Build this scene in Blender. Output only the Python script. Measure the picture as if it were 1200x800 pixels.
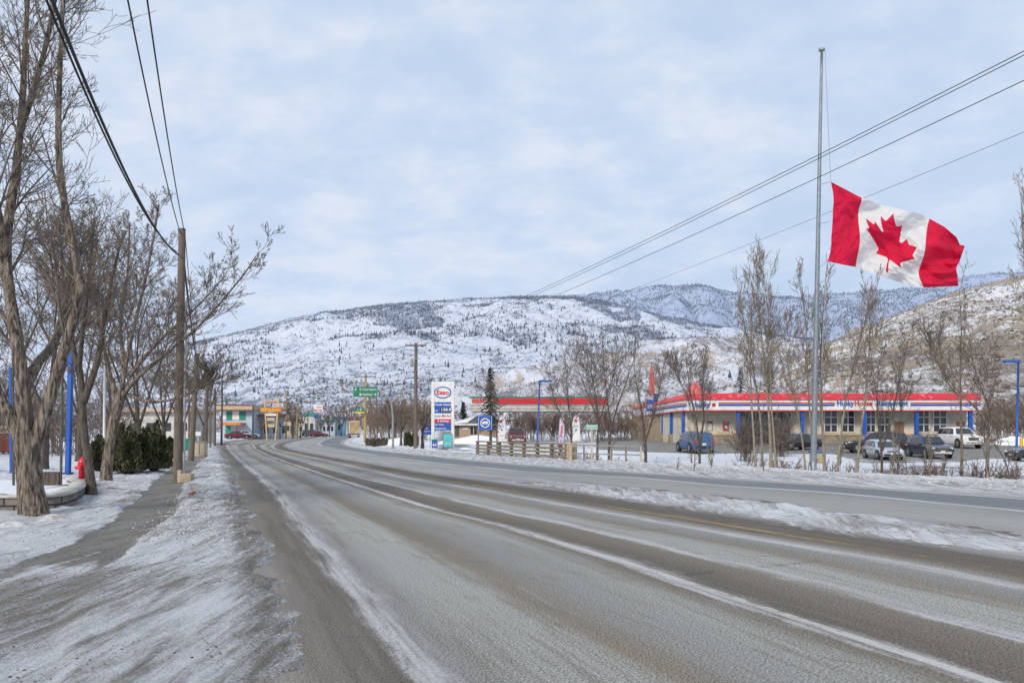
USE_HAZE = True; HAZE_D = 2.6e-5
import bpy, math, random
import numpy as np
from mathutils import Vector, Matrix
random.seed(7); rng = np.random.default_rng(7)
R = math.radians
for o in list(bpy.data.objects): bpy.data.objects.remove(o)
sc = bpy.context.scene; COL = sc.collection
# ---------------------------------------------------------------- camera, sky, sun, exposure
H = 1.8; HY = 503.0
cam = bpy.data.cameras.new('camera'); co = bpy.data.objects.new('camera', cam); COL.objects.link(co)
cam.sensor_width = 36; cam.lens = 30; cam.shift_y = (HY-400)/1200; cam.clip_end = 40000; cam.clip_start = .1
co.location = (0, 0, H); co.rotation_euler = (R(90), 0, 0); sc.camera = co
sc.render.resolution_x = 1024; sc.render.resolution_y = 682
sc.view_settings.view_transform = 'Standard'; sc.view_settings.look = 'None'; sc.view_settings.gamma = 1
sc.view_settings.exposure = 0.0
try: sc.view_settings.use_curve_mapping = False
except Exception: pass
sc.cycles.use_denoising = True
sc.cycles.max_bounces = 6; sc.cycles.volume_bounces = 1; sc.cycles.transparent_max_bounces = 12
SUN_EL, SUN_AZ = 32, -150          # azimuth of the sun's position, degrees from +Y clockwise
w = bpy.data.worlds.new('World'); sc.world = w; w.use_nodes = True
nt = w.node_tree; nt.nodes.clear()
def N(t, ty, **kw):
    n = t.nodes.new(ty)
    for k, v in kw.items():
        if k.startswith('_'): setattr(n, k[1:], v)
        else: n.inputs[k.replace('__', ' ')].default_value = v
    return n
wo = N(nt, 'ShaderNodeOutputWorld'); bg = N(nt, 'ShaderNodeBackground', Strength=0.103)
sky = N(nt, 'ShaderNodeTexSky', _sky_type='NISHITA', _sun_disc=False, _sun_elevation=R(SUN_EL), _sun_rotation=R(SUN_AZ), _dust_density=1.5)
tc = N(nt, 'ShaderNodeTexCoord'); sp = N(nt, 'ShaderNodeSeparateXYZ'); nt.links.new(tc.outputs['Generated'], sp.inputs[0])
def M_(t, op, a, b=None, clamp=False, c=None):
    n = t.nodes.new('ShaderNodeMath'); n.operation = op; n.use_clamp = clamp
    for i, v in enumerate((a, b, c)):
        if v is None: continue
        if isinstance(v, (int, float)): n.inputs[i].default_value = v
        else: t.links.new(v, n.inputs[i])
    return n.outputs[0]
def ramp(t, fac, stops, interp='LINEAR'):
    n = t.nodes.new('ShaderNodeValToRGB'); cr = n.color_ramp; cr.interpolation = interp
    while len(cr.elements) < len(stops): cr.elements.new(.5)
    for e, (p, c) in zip(cr.elements, stops): e.position = p; e.color = (*c, 1) if len(c) == 3 else c
    # positions must be ascending and set in order
    t.links.new(fac, n.inputs[0]); return n.outputs[0]
def mixc(t, fac, a, b, mode='MIX'):
    n = t.nodes.new('ShaderNodeMix'); n.data_type = 'RGBA'; n.blend_type = mode
    for s, v in ((0, fac), (6, a), (7, b)):
        if isinstance(v, (int, float)): n.inputs[s].default_value = v
        elif isinstance(v, tuple): n.inputs[s].default_value = (*v, 1) if len(v) == 3 else v
        else: t.links.new(v, n.inputs[s])
    return n.outputs[2]
dz = M_(nt, 'ADD', M_(nt, 'MAXIMUM', sp.outputs[2], 0.0), .30)
cb = N(nt, 'ShaderNodeCombineXYZ'); nt.links.new(M_(nt, 'DIVIDE', sp.outputs[0], dz), cb.inputs[0]); nt.links.new(M_(nt, 'DIVIDE', sp.outputs[1], dz), cb.inputs[1])
mpw = N(nt, 'ShaderNodeMapping'); mpw.inputs['Scale'].default_value = (1.0, 1.25, 1); mpw.inputs['Rotation'].default_value = (0, 0, R(25)); mpw.inputs['Location'].default_value = (3.1, 1.7, 0)
nt.links.new(cb.outputs[0], mpw.inputs[0])
n1 = N(nt, 'ShaderNodeTexNoise', Scale=5.5, Detail=8.0, Roughness=.60, Distortion=.15); nt.links.new(mpw.outputs[0], n1.inputs['Vector'])
n2 = N(nt, 'ShaderNodeTexNoise', Scale=.8, Detail=3.0, Roughness=.5); nt.links.new(mpw.outputs[0], n2.inputs['Vector'])
cl = M_(nt, 'ADD', M_(nt, 'MULTIPLY', n1.outputs[0], .65), M_(nt, 'MULTIPLY', n2.outputs[0], .35))
cloud = ramp(nt, cl, [(.38, (5.5, 6.75, 8.6)), (.46, (5.95, 7.05, 8.8)), (.52, (6.6, 7.5, 9.0)), (.62, (7.7, 8.3, 9.3))])
skc = mixc(nt, .93, sky.outputs[0], cloud)
nt.links.new(skc, bg.inputs[0]); nt.links.new(bg.outputs[0], wo.inputs[0])
sl = bpy.data.lights.new('sun', 'SUN'); sl.energy = 2.7; sl.angle = R(12); sl.color = (1, .92, .80)
so = bpy.data.objects.new('sun', sl); COL.objects.link(so)
az = R(SUN_AZ); so.rotation_euler = Vector((-math.sin(az)*math.cos(R(SUN_EL)), -math.cos(az)*math.cos(R(SUN_EL)), -math.sin(R(SUN_EL)))).to_track_quat('-Z', 'Y').to_euler()
so.location = (0, 0, 60)

# ---------------------------------------------------------------- materials
MATS = {}
def mat(name, c1, c2=None, scale=3, rough=.8, bump=0, bscale=None, metal=0, stretch=None, detail=5, spec=.5, coat=0, emit=None, lo=.35, hi=.65, bdist=.02):
    if name in MATS: return MATS[name]
    m = bpy.data.materials.new(name); m.use_nodes = True; t = m.node_tree; b = t.nodes['Principled BSDF']
    b.inputs['Roughness'].default_value = rough; b.inputs['Metallic'].default_value = metal; b.inputs['Specular IOR Level'].default_value = spec
    b.inputs['Coat Weight'].default_value = coat
    if c2 is None: c2 = tuple(x*.82 for x in c1)
    g = t.nodes.new('ShaderNodeTexCoord'); mp = t.nodes.new('ShaderNodeMapping'); t.links.new(g.outputs['Object'], mp.inputs[0])
    if stretch: mp.inputs['Scale'].default_value = stretch
    n = N(t, 'ShaderNodeTexNoise', Scale=scale, Detail=detail, Roughness=.6); t.links.new(mp.outputs[0], n.inputs['Vector'])
    c = ramp(t, n.outputs[0], [(lo, c1), (hi, c2)]); t.links.new(c, b.inputs[0])
    if bump:
        n3 = N(t, 'ShaderNodeTexNoise', Scale=bscale or scale*4, Detail=4.0); t.links.new(mp.outputs[0], n3.inputs['Vector'])
        bp = N(t, 'ShaderNodeBump', Strength=bump, Distance=bdist); t.links.new(n3.outputs[0], bp.inputs['Height']); t.links.new(bp.outputs[0], b.inputs['Normal'])
    if emit: b.inputs['Emission Color'].default_value = (*emit, 1); b.inputs['Emission Strength'].default_value = 1
    MATS[name] = m; return m
mat('bark', (.055, .041, .032), (.30, .245, .195), scale=3.2, rough=.95, bump=1, bscale=4.5, stretch=(6, 6, .9), detail=8, lo=.40, hi=.60, bdist=.08)
mat('bark_dark', (.045, .036, .03), (.15, .12, .10), scale=6, rough=.95, bump=.8, stretch=(4, 4, .8))
mat('bark_pale', (.16, .135, .10), (.33, .28, .215), scale=5, rough=.9, bump=.5, stretch=(3, 3, 1))
mat('twig', (.105, .082, .068), (.215, .175, .145), scale=2, rough=.9)
mat('twig_pale', (.15, .12, .095), (.27, .225, .175), scale=2, rough=.9)
mat('twig_red', (.125, .085, .066), (.23, .165, .13), scale=2, rough=.9)
mat('pole_wood', (.10, .082, .065), (.20, .165, .135), scale=4, rough=.9, bump=.5, stretch=(8, 8, .5))
mat('pole_yellow', (.33, .23, .09), (.44, .32, .14), scale=3, rough=.9, stretch=(6, 6, .6))
mat('galvanised', (.17, .20, .225), (.27, .30, .33), scale=5, rough=.45, metal=.35, stretch=(2, 2, 1))
mat('grey_steel', (.25, .25, .25), (.36, .36, .35), scale=4, rough=.5, metal=.3)
mat('dark_steel', (.06, .055, .045), (.10, .09, .075), scale=4, rough=.6)
mat('white_paint', (.74, .74, .73), (.55, .55, .54), scale=1.1, lo=.45, hi=.75, detail=7, rough=.5)
mat('dirty_white', (.60, .59, .56), (.38, .36, .33), scale=1.2, rough=.7)
mat('blue_paint', (.012, .10, .43), (.01, .075, .34), scale=2, rough=.45)
mat('navy_blue', (.01, .07, .33), (.01, .05, .26), scale=2, rough=.5)
mat('red_paint', (.62, .012, .02), (.50, .01, .018), scale=3, rough=.5)
mat('roof_red', (.60, .025, .045), (.72, .30, .33), scale=1.6, lo=.56, hi=.74, rough=.6, bump=.1)
mat('pink_red', (.66, .15, .14), (.55, .11, .10), scale=2, rough=.5)
mat('stripe_red', (.60, .07, .03), (.52, .05, .03), scale=2, rough=.5)
mat('hydrant_red', (.72, .012, .035), (.58, .01, .03), scale=6, rough=.4, coat=.2)
mat('black', (.012, .012, .013), (.02, .02, .02), rough=.6)
mat('rubber', (.02, .02, .02), (.035, .033, .03), rough=.9)
mat('glass_dark', (.02, .025, .03), (.035, .04, .045), rough=.08, spec=.8)
mat('window_dark', (.015, .02, .022), (.10, .08, .06), scale=1.3, rough=.12, spec=.7, lo=.5, hi=.75)
mat('stucco', (.60, .55, .47), (.50, .46, .39), scale=1.2, rough=.9, bump=.2)
mat('stone', (.34, .29, .22), (.20, .17, .13), scale=2.2, rough=.95, bump=.5)
mat('ochre_cap', (.50, .33, .12), (.38, .25, .09), scale=2, rough=.8)
mat('brown_door', (.30, .14, .06), (.24, .11, .05), rough=.6)
mat('tan_siding', (.42, .32, .22), (.36, .275, .19), scale=1, rough=.8)
mat('roof_grey', (.10, .11, .13), (.15, .16, .18), scale=3, rough=.9, bump=.3)
mat('snow_plain', (.80, .82, .86), (.72, .73, .77), scale=2, rough=.75, bump=.3)
mat('teal', (.01, .27, .20), (.01, .20, .16), rough=.6)
mat('teal_board', (.06, .42, .46), (.14, .55, .58), scale=1.6, rough=.5)
mat('aqua', (.25, .5, .62), (.2, .42, .55), rough=.6)
mat('pale_blue', (.45, .52, .62), (.36, .43, .53), scale=.5, rough=.7)
mat('beige', (.52, .44, .32), (.42, .35, .25), scale=2, rough=.85, bump=.2)
mat('concrete_tan', (.42, .35, .23), (.32, .265, .175), scale=3, rough=.9, bump=.3)
mat('wood_rail', (.26, .215, .155), (.16, .13, .095), scale=3, rough=.9, bump=.3, stretch=(1, 1, 4))
mat('brown_fascia', (.16, .09, .07), (.12, .065, .05), rough=.8)
mat('sand_fascia', (.55, .40, .29), (.48, .34, .25), rough=.8)
mat('sign_green', (.004, .20, .10), (.004, .17, .085), rough=.4)
mat('sign_mint', (.30, .50, .40), (.26, .45, .36), rough=.4)
mat('sign_yellow', (.75, .48, .02), (.68, .42, .02), rough=.5)
mat('sign_orange', (.58, .17, .02), (.52, .14, .02), scale=1, rough=.5)
mat('frame_yellow', (.60, .43, .18), (.50, .35, .14), rough=.5)
mat('line_yellow', (.55, .33, .07), (.40, .26, .08), scale=6, rough=.8)
mat('flag_red', (.76, .006, .06), (.62, .005, .045), scale=2, rough=.85)
mat('flag_white', (.82, .82, .81), (.76, .76, .75), scale=2, rough=.85)
mat('lavender', (.62, .55, .66), (.52, .45, .58), rough=.7)
mat('juniper', (.028, .04, .016), (.12, .11, .055), scale=2.5, rough=.9)
mat('needle', (.018, .03, .018), (.05, .06, .04), scale=2, rough=.9)
mat('needle_far', (.055, .075, .105), (.10, .125, .165), scale=.02, rough=1)  # lighter, bluer than real needles: distance haze put into the colour
mat('dry_grass', (.36, .26, .15), (.24, .17, .10), scale=3, rough=.95)
mat('car_silver', (.50, .54, .60), (.46, .50, .56), rough=.28, metal=.5, coat=.5)
mat('car_navy', (.012, .022, .055), (.012, .02, .045), rough=.2, coat=.8)
mat('car_black', (.018, .018, .022), (.014, .014, .018), rough=.22, coat=.8)
mat('car_white', (.74, .75, .77), (.68, .69, .70), rough=.3, coat=.5)
mat('car_blue', (.04, .10, .25), (.03, .08, .20), rough=.3, coat=.5)
mat('car_red', (.15, .014, .02), (.11, .01, .015), rough=.3, coat=.5)
mat('tail_red', (.6, .01, .01), rough=.25)
mat('head_lens', (.75, .78, .8), rough=.1)
mat('chrome', (.5, .5, .5), (.4, .4, .4), rough=.25, metal=.9)
mat('cargo_tan', (.50, .38, .20), (.30, .21, .10), scale=1.0, rough=.8)
mat('leaf_litter', (.30, .11, .03), rough=.9)
# block masonry
m = bpy.data.materials.new('block_wall'); m.use_nodes = True; t = m.node_tree; b = t.nodes['Principled BSDF']; b.inputs['Roughness'].default_value = .95
uvn = N(t, 'ShaderNodeUVMap'); br = N(t, 'ShaderNodeTexBrick', Scale=1.0, Mortar__Size=.022); br.inputs['Brick Width'].default_value = .42; br.inputs['Row Height'].default_value = .2
br.inputs['Color1'].default_value = (.125, .108, .095, 1); br.inputs['Color2'].default_value = (.20, .175, .16, 1); br.inputs['Mortar'].default_value = (.035, .03, .027, 1)
t.links.new(uvn.outputs[0], br.inputs[0]); ns = N(t, 'ShaderNodeTexNoise', Scale=9.0, Detail=5.0); t.links.new(uvn.outputs[0], ns.inputs[0])
t.links.new(mixc(t, .35, br.outputs[0], ns.outputs[0], 'OVERLAY'), b.inputs[0])
bp = N(t, 'ShaderNodeBump', Strength=.7, Distance=.03); t.links.new(M_(t, 'SUBTRACT', M_(t, 'MULTIPLY', ns.outputs[0], .5), br.outputs[1]), bp.inputs['Height']); t.links.new(bp.outputs[0], b.inputs['Normal'])
MATS['block_wall'] = m

# ---------------------------------------------------------------- mesh helpers
class MB:
    def __init__(s): s.v = []; s.f = []; s.n = 0
    def add(s, v, f):
        v = np.asarray(v, float).reshape(-1, 3)
        s.v.append(v); s.f += [tuple(i+s.n for i in q) for q in f]; s.n += len(v); return s
    def box(s, c, d, rz=0, tilt=None):
        x, y, z = [q/2 for q in d]
        v = np.array([(-x,-y,-z),(x,-y,-z),(x,y,-z),(-x,y,-z),(-x,-y,z),(x,-y,z),(x,y,z),(-x,y,z)])
        if rz: cs, sn = math.cos(rz), math.sin(rz); v = v @ np.array([[cs, sn, 0], [-sn, cs, 0], [0, 0, 1]])
        if tilt is not None: v = v @ np.array(tilt).T
        return s.add(v+np.array(c), [(0,3,2,1),(4,5,6,7),(0,1,5,4),(1,2,6,5),(2,3,7,6),(3,0,4,7)])
    def bar(s, a, b, w_, h_=None):   # rectangular bar
        a = Vector(a); b = Vector(b); d = b-a; L = d.length; d.normalize(); h_ = h_ or w_
        up = Vector((0, 0, 1)) if abs(d.z) < .9 else Vector((0, 1, 0)); x = d.cross(up).normalized(); y = x.cross(d)
        v = []
        for p in (a, b):
            for i, j in ((-1,-1),(1,-1),(1,1),(-1,1)): v.append(p+x*i*w_/2+y*j*h_/2)
        return s.add([tuple(q) for q in v], [(0,1,2,3),(7,6,5,4),(0,4,5,1),(1,5,6,2),(2,6,7,3),(3,7,4,0)])
    def cyl(s, a, b, r0, r1=None, n=12):
        r1 = r0 if r1 is None else r1
        P = tube_arr(np.array([[a, b]], float), np.array([[r0, r1]], float), n, cap=True); return s.add(*P)
    def lathe(s, c, prof, n=16):
        v = []; f = []
        for r, z in prof:
            for k in range(n): an = 2*math.pi*k/n; v.append((c[0]+r*math.cos(an), c[1]+r*math.sin(an), c[2]+z))
        for i in range(len(prof)-1):
            for k in range(n): f.append((i*n+k, i*n+(k+1) % n, (i+1)*n+(k+1) % n, (i+1)*n+k))
        f.append(tuple(range(n))[::-1]); f.append(tuple((len(prof)-1)*n+k for k in range(n)))
        return s.add(v, f)
    def prism(s, pts, y0, y1):    # polygon in XZ extruded along Y
        n = len(pts); v = [(x, y0, z) for x, z in pts]+[(x, y1, z) for x, z in pts]
        return s.add(v, [tuple(range(n)), tuple(range(2*n-1, n-1, -1))]+[(i, i+n, (i+1) % n+n, (i+1) % n) for i in range(n)])
    def build(s, name, m, parent=None, smooth=False, bevel=0):
        V = np.concatenate(s.v) if s.v else np.zeros((0, 3))
        me = bpy.data.meshes.new(name)
        me.from_pydata(V.tolist(), [], s.f); me.update()
        if smooth: me.polygons.foreach_set('use_smooth', [True]*len(me.polygons))
        if m: me.materials.append(MATS[m] if isinstance(m, str) else m)
        o = bpy.data.objects.new(name, me); COL.objects.link(o)
        if parent: o.parent = parent; 
        if parent and parent.type == 'EMPTY' or parent: 
            me.transform(Matrix.Translation(-world_loc(parent)))
        if bevel:
            bm = o.modifiers.new('bevel', 'BEVEL'); bm.width = bevel; bm.segments = 2; bm.limit_method = 'ANGLE'
        return o
def world_loc(o):
    l = Vector((0, 0, 0))
    while o: l += o.location; o = o.parent
    return l
def tube_arr(P, Rr, n, cap=False):
    """P (B,k,3), Rr (B,k) -> verts, faces"""
    B, k, _ = P.shape
    T = np.empty_like(P); T[:, 1:-1] = P[:, 2:]-P[:, :-2]; T[:, 0] = P[:, 1]-P[:, 0]; T[:, -1] = P[:, -1]-P[:, -2]
    T /= np.linalg.norm(T, axis=2, keepdims=True)+1e-9
    D = P[:, -1]-P[:, 0]; D /= np.linalg.norm(D, axis=1, keepdims=True)+1e-9
    ref = np.where(np.abs(D[:, 2:3]) < .8, np.array([[0, 0, 1.]]), np.array([[1., 0, 0]]))
    X = np.cross(T, ref[:, None, :]); X /= np.linalg.norm(X, axis=2, keepdims=True)+1e-9
    Y = np.cross(T, X)
    a = np.arange(n)*2*np.pi/n
    V = P[:, :, None, :]+Rr[:, :, None, None]*(X[:, :, None, :]*np.cos(a)[None, None, :, None]+Y[:, :, None, :]*np.sin(a)[None, None, :, None])
    V = V.reshape(-1, 3)
    idx = np.arange(B*k*n).reshape(B, k, n); nx = np.roll(idx, -1, axis=2)
    F = np.stack([idx[:, :-1], nx[:, :-1], nx[:, 1:], idx[:, 1:]], axis=-1).reshape(-1, 4)
    F = [tuple(q) for q in F.tolist()]
    if cap:
        for bq in range(B): F.append(tuple(idx[bq, 0].tolist())); F.append(tuple(idx[bq, -1].tolist()[::-1]))
    return V, F
def fast_mesh(name, V, F, m, parent=None, smooth=False, uv=None, col=None):
    """V (n,3), F (m,4 or 3) int arrays"""
    V = np.asarray(V, np.float32); F = np.asarray(F, np.int32); k = F.shape[1]
    me = bpy.data.meshes.new(name); me.vertices.add(len(V)); me.loops.add(F.size); me.polygons.add(len(F))
    if parent: V = V-np.array(world_loc(parent), np.float32)
    me.vertices.foreach_set('co', V.ravel()); me.loops.foreach_set('vertex_index', F.ravel())
    me.polygons.foreach_set('loop_start', np.arange(0, F.size, k, dtype=np.int32))
    me.update(calc_edges=True)
    if smooth: me.polygons.foreach_set('use_smooth', np.ones(len(F), bool))
    if uv is not None:
        l = me.uv_layers.new(name='UVMap'); l.data.foreach_set('uv', np.asarray(uv, np.float32)[F.ravel()].ravel())
    if col is not None:
        a = me.color_attributes.new('surf', 'FLOAT_COLOR', 'POINT'); c = np.ones((len(V), 4), np.float32); c[:, :3] = col; a.data.foreach_set('color', c.ravel())
    me.validate()
    if m: me.materials.append(MATS[m] if isinstance(m, str) else m)
    o = bpy.data.objects.new(name, me); COL.objects.link(o)
    if parent: o.parent = parent
    return o
def tag(o, label=None, cat=None, group=None, kind=None):
    if label: o['label'] = label
    if cat: o['category'] = cat
    if group: o['group'] = group
    if kind: o['kind'] = kind
    return o
def thing(name, label, cat, loc, group=None):
    o = bpy.data.objects.new(name, None); COL.objects.link(o); o.location = loc; o.empty_display_size = .2
    return tag(o, label, cat, group)
FONT = {}
def text(name, s, size, m, parent, loc, rz=0, bold=.0, italic=0, width=None, ext=.004, align='CENTER', rx=90):
    """flat lettering standing in the XZ plane, facing -Y"""
    cu = bpy.data.curves.new(name, 'FONT'); cu.body = s; cu.size = size; cu.align_x = align; cu.align_y = 'CENTER'; cu.offset = bold*size; cu.extrude = ext; cu.shear = italic
    cu.resolution_u = 3
    tmp = bpy.data.objects.new('tmp', cu); COL.objects.link(tmp)
    dg = bpy.context.evaluated_depsgraph_get(); me = bpy.data.meshes.new_from_object(tmp.evaluated_get(dg))
    bpy.data.objects.remove(tmp); me.name = name
    if width:
        xs = [v.co.x for v in me.vertices]; ww = max(xs)-min(xs)
        if ww > 0: me.transform(Matrix.Scale(width/ww, 4, (1, 0, 0)))
    me.transform(Matrix.Translation(Vector(loc)-(world_loc(parent) if parent else Vector())) @ Matrix.Rotation(rz, 4, 'Z') @ Matrix.Rotation(R(rx), 4, 'X'))
    me.materials.clear(); me.materials.append(MATS[m])
    o = bpy.data.objects.new(name, me); COL.objects.link(o); o.parent = parent
    return o
def X_(px, Y): return (px-600)/1000*Y
def Z_(py, Y): return H-(py-HY)/1000*Y
def P_(px, py, Y): return (X_(px, Y), Y, Z_(py, Y))
def vnoise(x, y, seed=0):
    """smooth value noise, vectorised"""
    xi = np.floor(x).astype(np.int64); yi = np.floor(y).astype(np.int64); fx = x-xi; fy = y-yi
    fx = fx*fx*(3-2*fx); fy = fy*fy*(3-2*fy)
    def h(a, b):
        n = (a*374761393+b*668265263+seed*974634777) & 0x7fffffff; n = ((n ^ (n >> 13))*1274126177) & 0x7fffffff; n = n ^ (n >> 16)
        return (n & 0xffff)/65535.0
    return (h(xi, yi)*(1-fx)+h(xi+1, yi)*fx)*(1-fy)+(h(xi, yi+1)*(1-fx)+h(xi+1, yi+1)*fx)*fy
def fbm(x, y, o=5, seed=0, g=.5):
    s = 0; a = 1; t_ = 0
    for i in range(o): s = s+a*vnoise(x*2**i+i*17.3, y*2**i-i*9.1, seed+i); t_ += a; a *= g
    return s/t_

# ---------------------------------------------------------------- road plan: station lines traced on the ground (distance ahead -> lateral position)
def line(pts, near_slope=-.34):
    a = []
    for px, py in pts: Y = 1800/(py-HY); a.append((Y, X_(px, Y)))
    a.sort(); Y0, X0 = a[0]; a = [(-40, X0+near_slope*(-40-Y0))]+a
    a.append((900, a[-1][1]-.2*(900-a[-1][0])))
    return np.array(a)
LN = [
 (0.0, line([(330,759),(322,710),(304,650),(284,598),(273,558),(265,537),(257,525),(256,521),(262,518),(290,515),(323,512),(357,508.3)])),
 (1.05, line([(518,800),(400,668),(358,620),(330,580),(308,560),(288,545),(275,534),(268,526),(266,521),(273,518),(300,515.3),(331,512.2),(362,508.3)])),
 (4.8, line([(1168,800),(1048,761),(937.5,725),(840,693),(720,654),(600,618.5),(516,598),(467,583),(433,572),(400,562),(357,548),(333,540),(312,532),(300,526),(297,521.5),(308,518.3),(335,515),(360,512),(375,508.4)])),
 (8.8, line([(1197,670),(996,637.5),(937,629),(840,613),(732,596),(620,577.6),(483,557.5),(462,553),(400,540),(362,533),(328,526),(324,522.5),(328,519.3),(342,516.2),(367,512.3),(386,508.4)])),
 (16.0, line([(1200,599),(1084,588),(970,577),(840,568.5),(740,559),(600,551.5),(500,541),(440,533.5),(402,527.5),(376,522.5),(372,519.3),(376,516.4),(388,512.4),(400,508.5)])),
 (18.8, line([(1200,584),(970,568.6),(840,560),(740,554),(600,544.5),(515,536),(470,531),(433,527.3),(408,523),(401,519.5),(403,516.3),(412,512.4),(418,508.5)])),
 (23.0, line([(1200,568),(840,548),(740,543.5),(640,538),(558,531),(500,528),(450,524.2),(427,521),(417,518.5),(414,515.8),(420,512.1),(424,508.4)])),
]
US = np.array([l[0] for l in LN])
def road_x(u, Y):
    xs = np.array([np.interp(Y, l[1][:, 0], l[1][:, 1]) for l in LN])
    if u <= 0: return xs[0]+u/.947
    if u >= 23: return xs[-1]+(u-23)/.947
    return float(np.interp(u, US, xs)) if np.ndim(Y) == 0 else np.array([np.interp(u, US, xs[:, j]) for j in range(xs.shape[1])])
def road_u(X, Y):
    X = np.asarray(X, float); Y = np.asarray(Y, float)
    xs = np.stack([np.interp(Y, l[1][:, 0], l[1][:, 1]) for l in LN])
    u = (X-xs[0])*.947; 
    for k in range(len(US)-1):
        fr = (X-xs[k])/np.maximum(xs[k+1]-xs[k], .01); sel = (X >= xs[k]) & (X < xs[k+1])
        u = np.where(sel, US[k]+fr*(US[k+1]-US[k]), u)
    return np.where(X >= xs[-1], 23+(X-xs[-1])*.947, u)
def sm(x, a, b): q = np.clip((x-a)/(b-a), 0, 1); return q*q*(3-2*q)
LOTY = np.array([-40, 40, 52, 60, 64, 70, 75, 80, 88, 100, 160, 250, 400, 900]); LOTZ = np.array([-.6, -.65, -.62, -.42, -.33, -.17, -.02, .12, .3, .32, .35, .5, .8, 2.])
SWY = np.array([-10, 3, 6, 8.3, 10.8, 12.6, 16.5, 22.8, 27, 40, 56, 90, 120, 150]); SWX = np.array([2, -2.2, -3.8, -5.0, -5.75, -6.1, -7.1, -9.35, -10.9, -15.3, -20.4, -33.5, -43, -49])
def ground_parts(X, Y):
    u = road_u(X, Y); z = np.zeros_like(u)
    # left verge
    ue = u+((fbm(X*1.3, Y*.9, 4, 15)-.5)*.85+(fbm(X*6, Y*4, 3, 16)-.5)*.35)*sm(-Y, -70, -20)-.12; L = sm(-ue, .0, .45)
    sw = np.abs(X-np.interp(Y, SWY, SWX)); sww = .40+.15*sm(-Y, -14, -8)+fbm(Y*.6, X*.1, 3, 5)*.25
    onsw = 1-sm(sw, sww-.12, sww+.15)
    lump = (fbm(X*.9, Y*.9, 4, 11)-.45)*.30+(fbm(X*4.5, Y*4.5, 4, 12)-.5)*.18
    rough = sm(Y, 8, 14)*(.55+.45*sm(Y, 15, 25))
    bank = np.exp(-((u+1.15)/.65)**2)*.09*sm(Y, 11, 17)*(.55+.9*fbm(X*.5, Y*.5, 3, 21))
    zl = .1+np.maximum(lump*rough, -.07)*(1-onsw)*.8+bank*(1-onsw)-.04*onsw+(fbm(X*6, Y*2.2, 3, 31)-.5)*.035*(1-rough)
    zl = zl+.25*sm(-u, 12, 40)+.6*sm(-u, 40, 120)
    zl = zl-.10*(1-sm(Y, 4, 11))*1.0*np.exp(-((u+.2)/1.2)**2)
    z = z*(1-L)+zl*L
    # right side
    Rr_ = sm(u, 22.6, 23.6); shoulder = sm(u, 19.2, 20.6)*(1-Rr_)
    lot = np.interp(Y, LOTY, LOTZ)
    esso = sm(-X/np.maximum(Y, 1), -.16, -.09)    # left of the creek: level with the road
    lotz = lot*(1-esso)+esso*np.interp(Y, [0, 60, 90, 140, 900], [0, 0, .1, .3, 2])
    creek = sm(u, 23.5, 26)*(1-sm(u, 30, 37))*sm(X/np.maximum(Y, 1), -.045, .0)*(1-sm(X/np.maximum(Y, 1), .2, .3))
    edge = np.exp(-((u-23.2)/.8)**2)*.16*(.4+fbm(X*.7, Y*.7, 3, 41))
    w_ = sm(u, 23.5, 28); zr = lotz*w_-creek*1.2+edge+(fbm(X*.6, Y*.6, 4, 42)-.5)*.22*w_*(1-sm(Y, 56, 61))*(1-esso*.6)
    z = z+(shoulder*(.02+(fbm(X*1.6, Y*1.6, 4, 43)-.4)*.10))+np.where(u > 22.6, zr*Rr_, 0)
    # under the road sheet
    z = np.where((u > -.35) & (u < 19.3), z-.03*np.where(u < 5, 1-sm(z, .0, .03), 1)*(1-sm(u, 19.0, 19.3)), z)
    # material masks: r = dirt 0..1, g = bare paving, b = dry brown vegetation
    dirt = .42+.0*u; pav = 0*u; veg = 0*u
    left = (u < 1.2)
    gut = np.exp(-((u+.05)/.34)**2)
    dl = .29+.32*fbm(X*.35, Y*.35, 3, 51)+.10*(1-sm(Y, 7, 12))+gut*.3
    dl = dl+.36*np.exp(-((X+4.9)/1.2)**2)*np.exp(-((Y-8.8)/1.9)**2)     # brown packed tracks low left
    dl = dl-.28*sm(-u, 4, 7)*sm(Y, 20, 30)+.12*np.exp(-((u+1.5)/1.0)**2)*sm(Y, 12, 20)
    dirt = np.where(left, dl, dirt); pav = np.where(left, onsw*(.10+.80*sm(Y, 8, 13)), pav)
    far_lot = sm(-u, 16, 22)*left; 
    # shoulder and lots to the right
    dirt = np.where(u > 18.7, .55-.25*sm(u, 22.3, 23.4)-.12*sm(u, 24, 26), dirt)
    drive = sm(u, 23.4, 24.4)*esso*(np.exp(-(((X/np.maximum(Y,1))+.068)/.022)**2))*(sm(Y, 50, 56))
    pxx = 600+1000*X/np.maximum(Y, 1); bnd = np.interp(pxx, [700, 800, 975, 1010, 1125, 1150, 1300], [74, 70, 69, 57, 58, 62, 63]); lotp = ((u > 26) & (X/np.maximum(Y, 1) > .10))*sm(Y, bnd-.5, bnd+1.2)*(.62+.38*sm(Y, 60, 75))*(1-sm(Y, 150, 170))
    essop = sm(u, 32, 36)*esso*(Y > 78)*(1-sm(Y, 130, 150))*.45
    pav = np.where(u > 20, np.maximum(np.maximum(lotp, drive), essop), pav)
    veg = np.where(u > 24, sm(u, 25, 27)*(1-sm(Y, 54, 60))*sm(fbm(X*.5, Y*.5, 3, 61), .5, .62)*.6, 0)
    return z, np.clip(dirt, 0, 1), np.clip(pav, 0, 1), np.clip(veg, 0, 1)
def G(x, y): return float(ground_parts(np.array([float(x)]), np.array([float(y)]))[0][0])
def GP(px, Y, dz_=0): x = X_(px, Y); return (x, Y, G(x, Y)+dz_)
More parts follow.
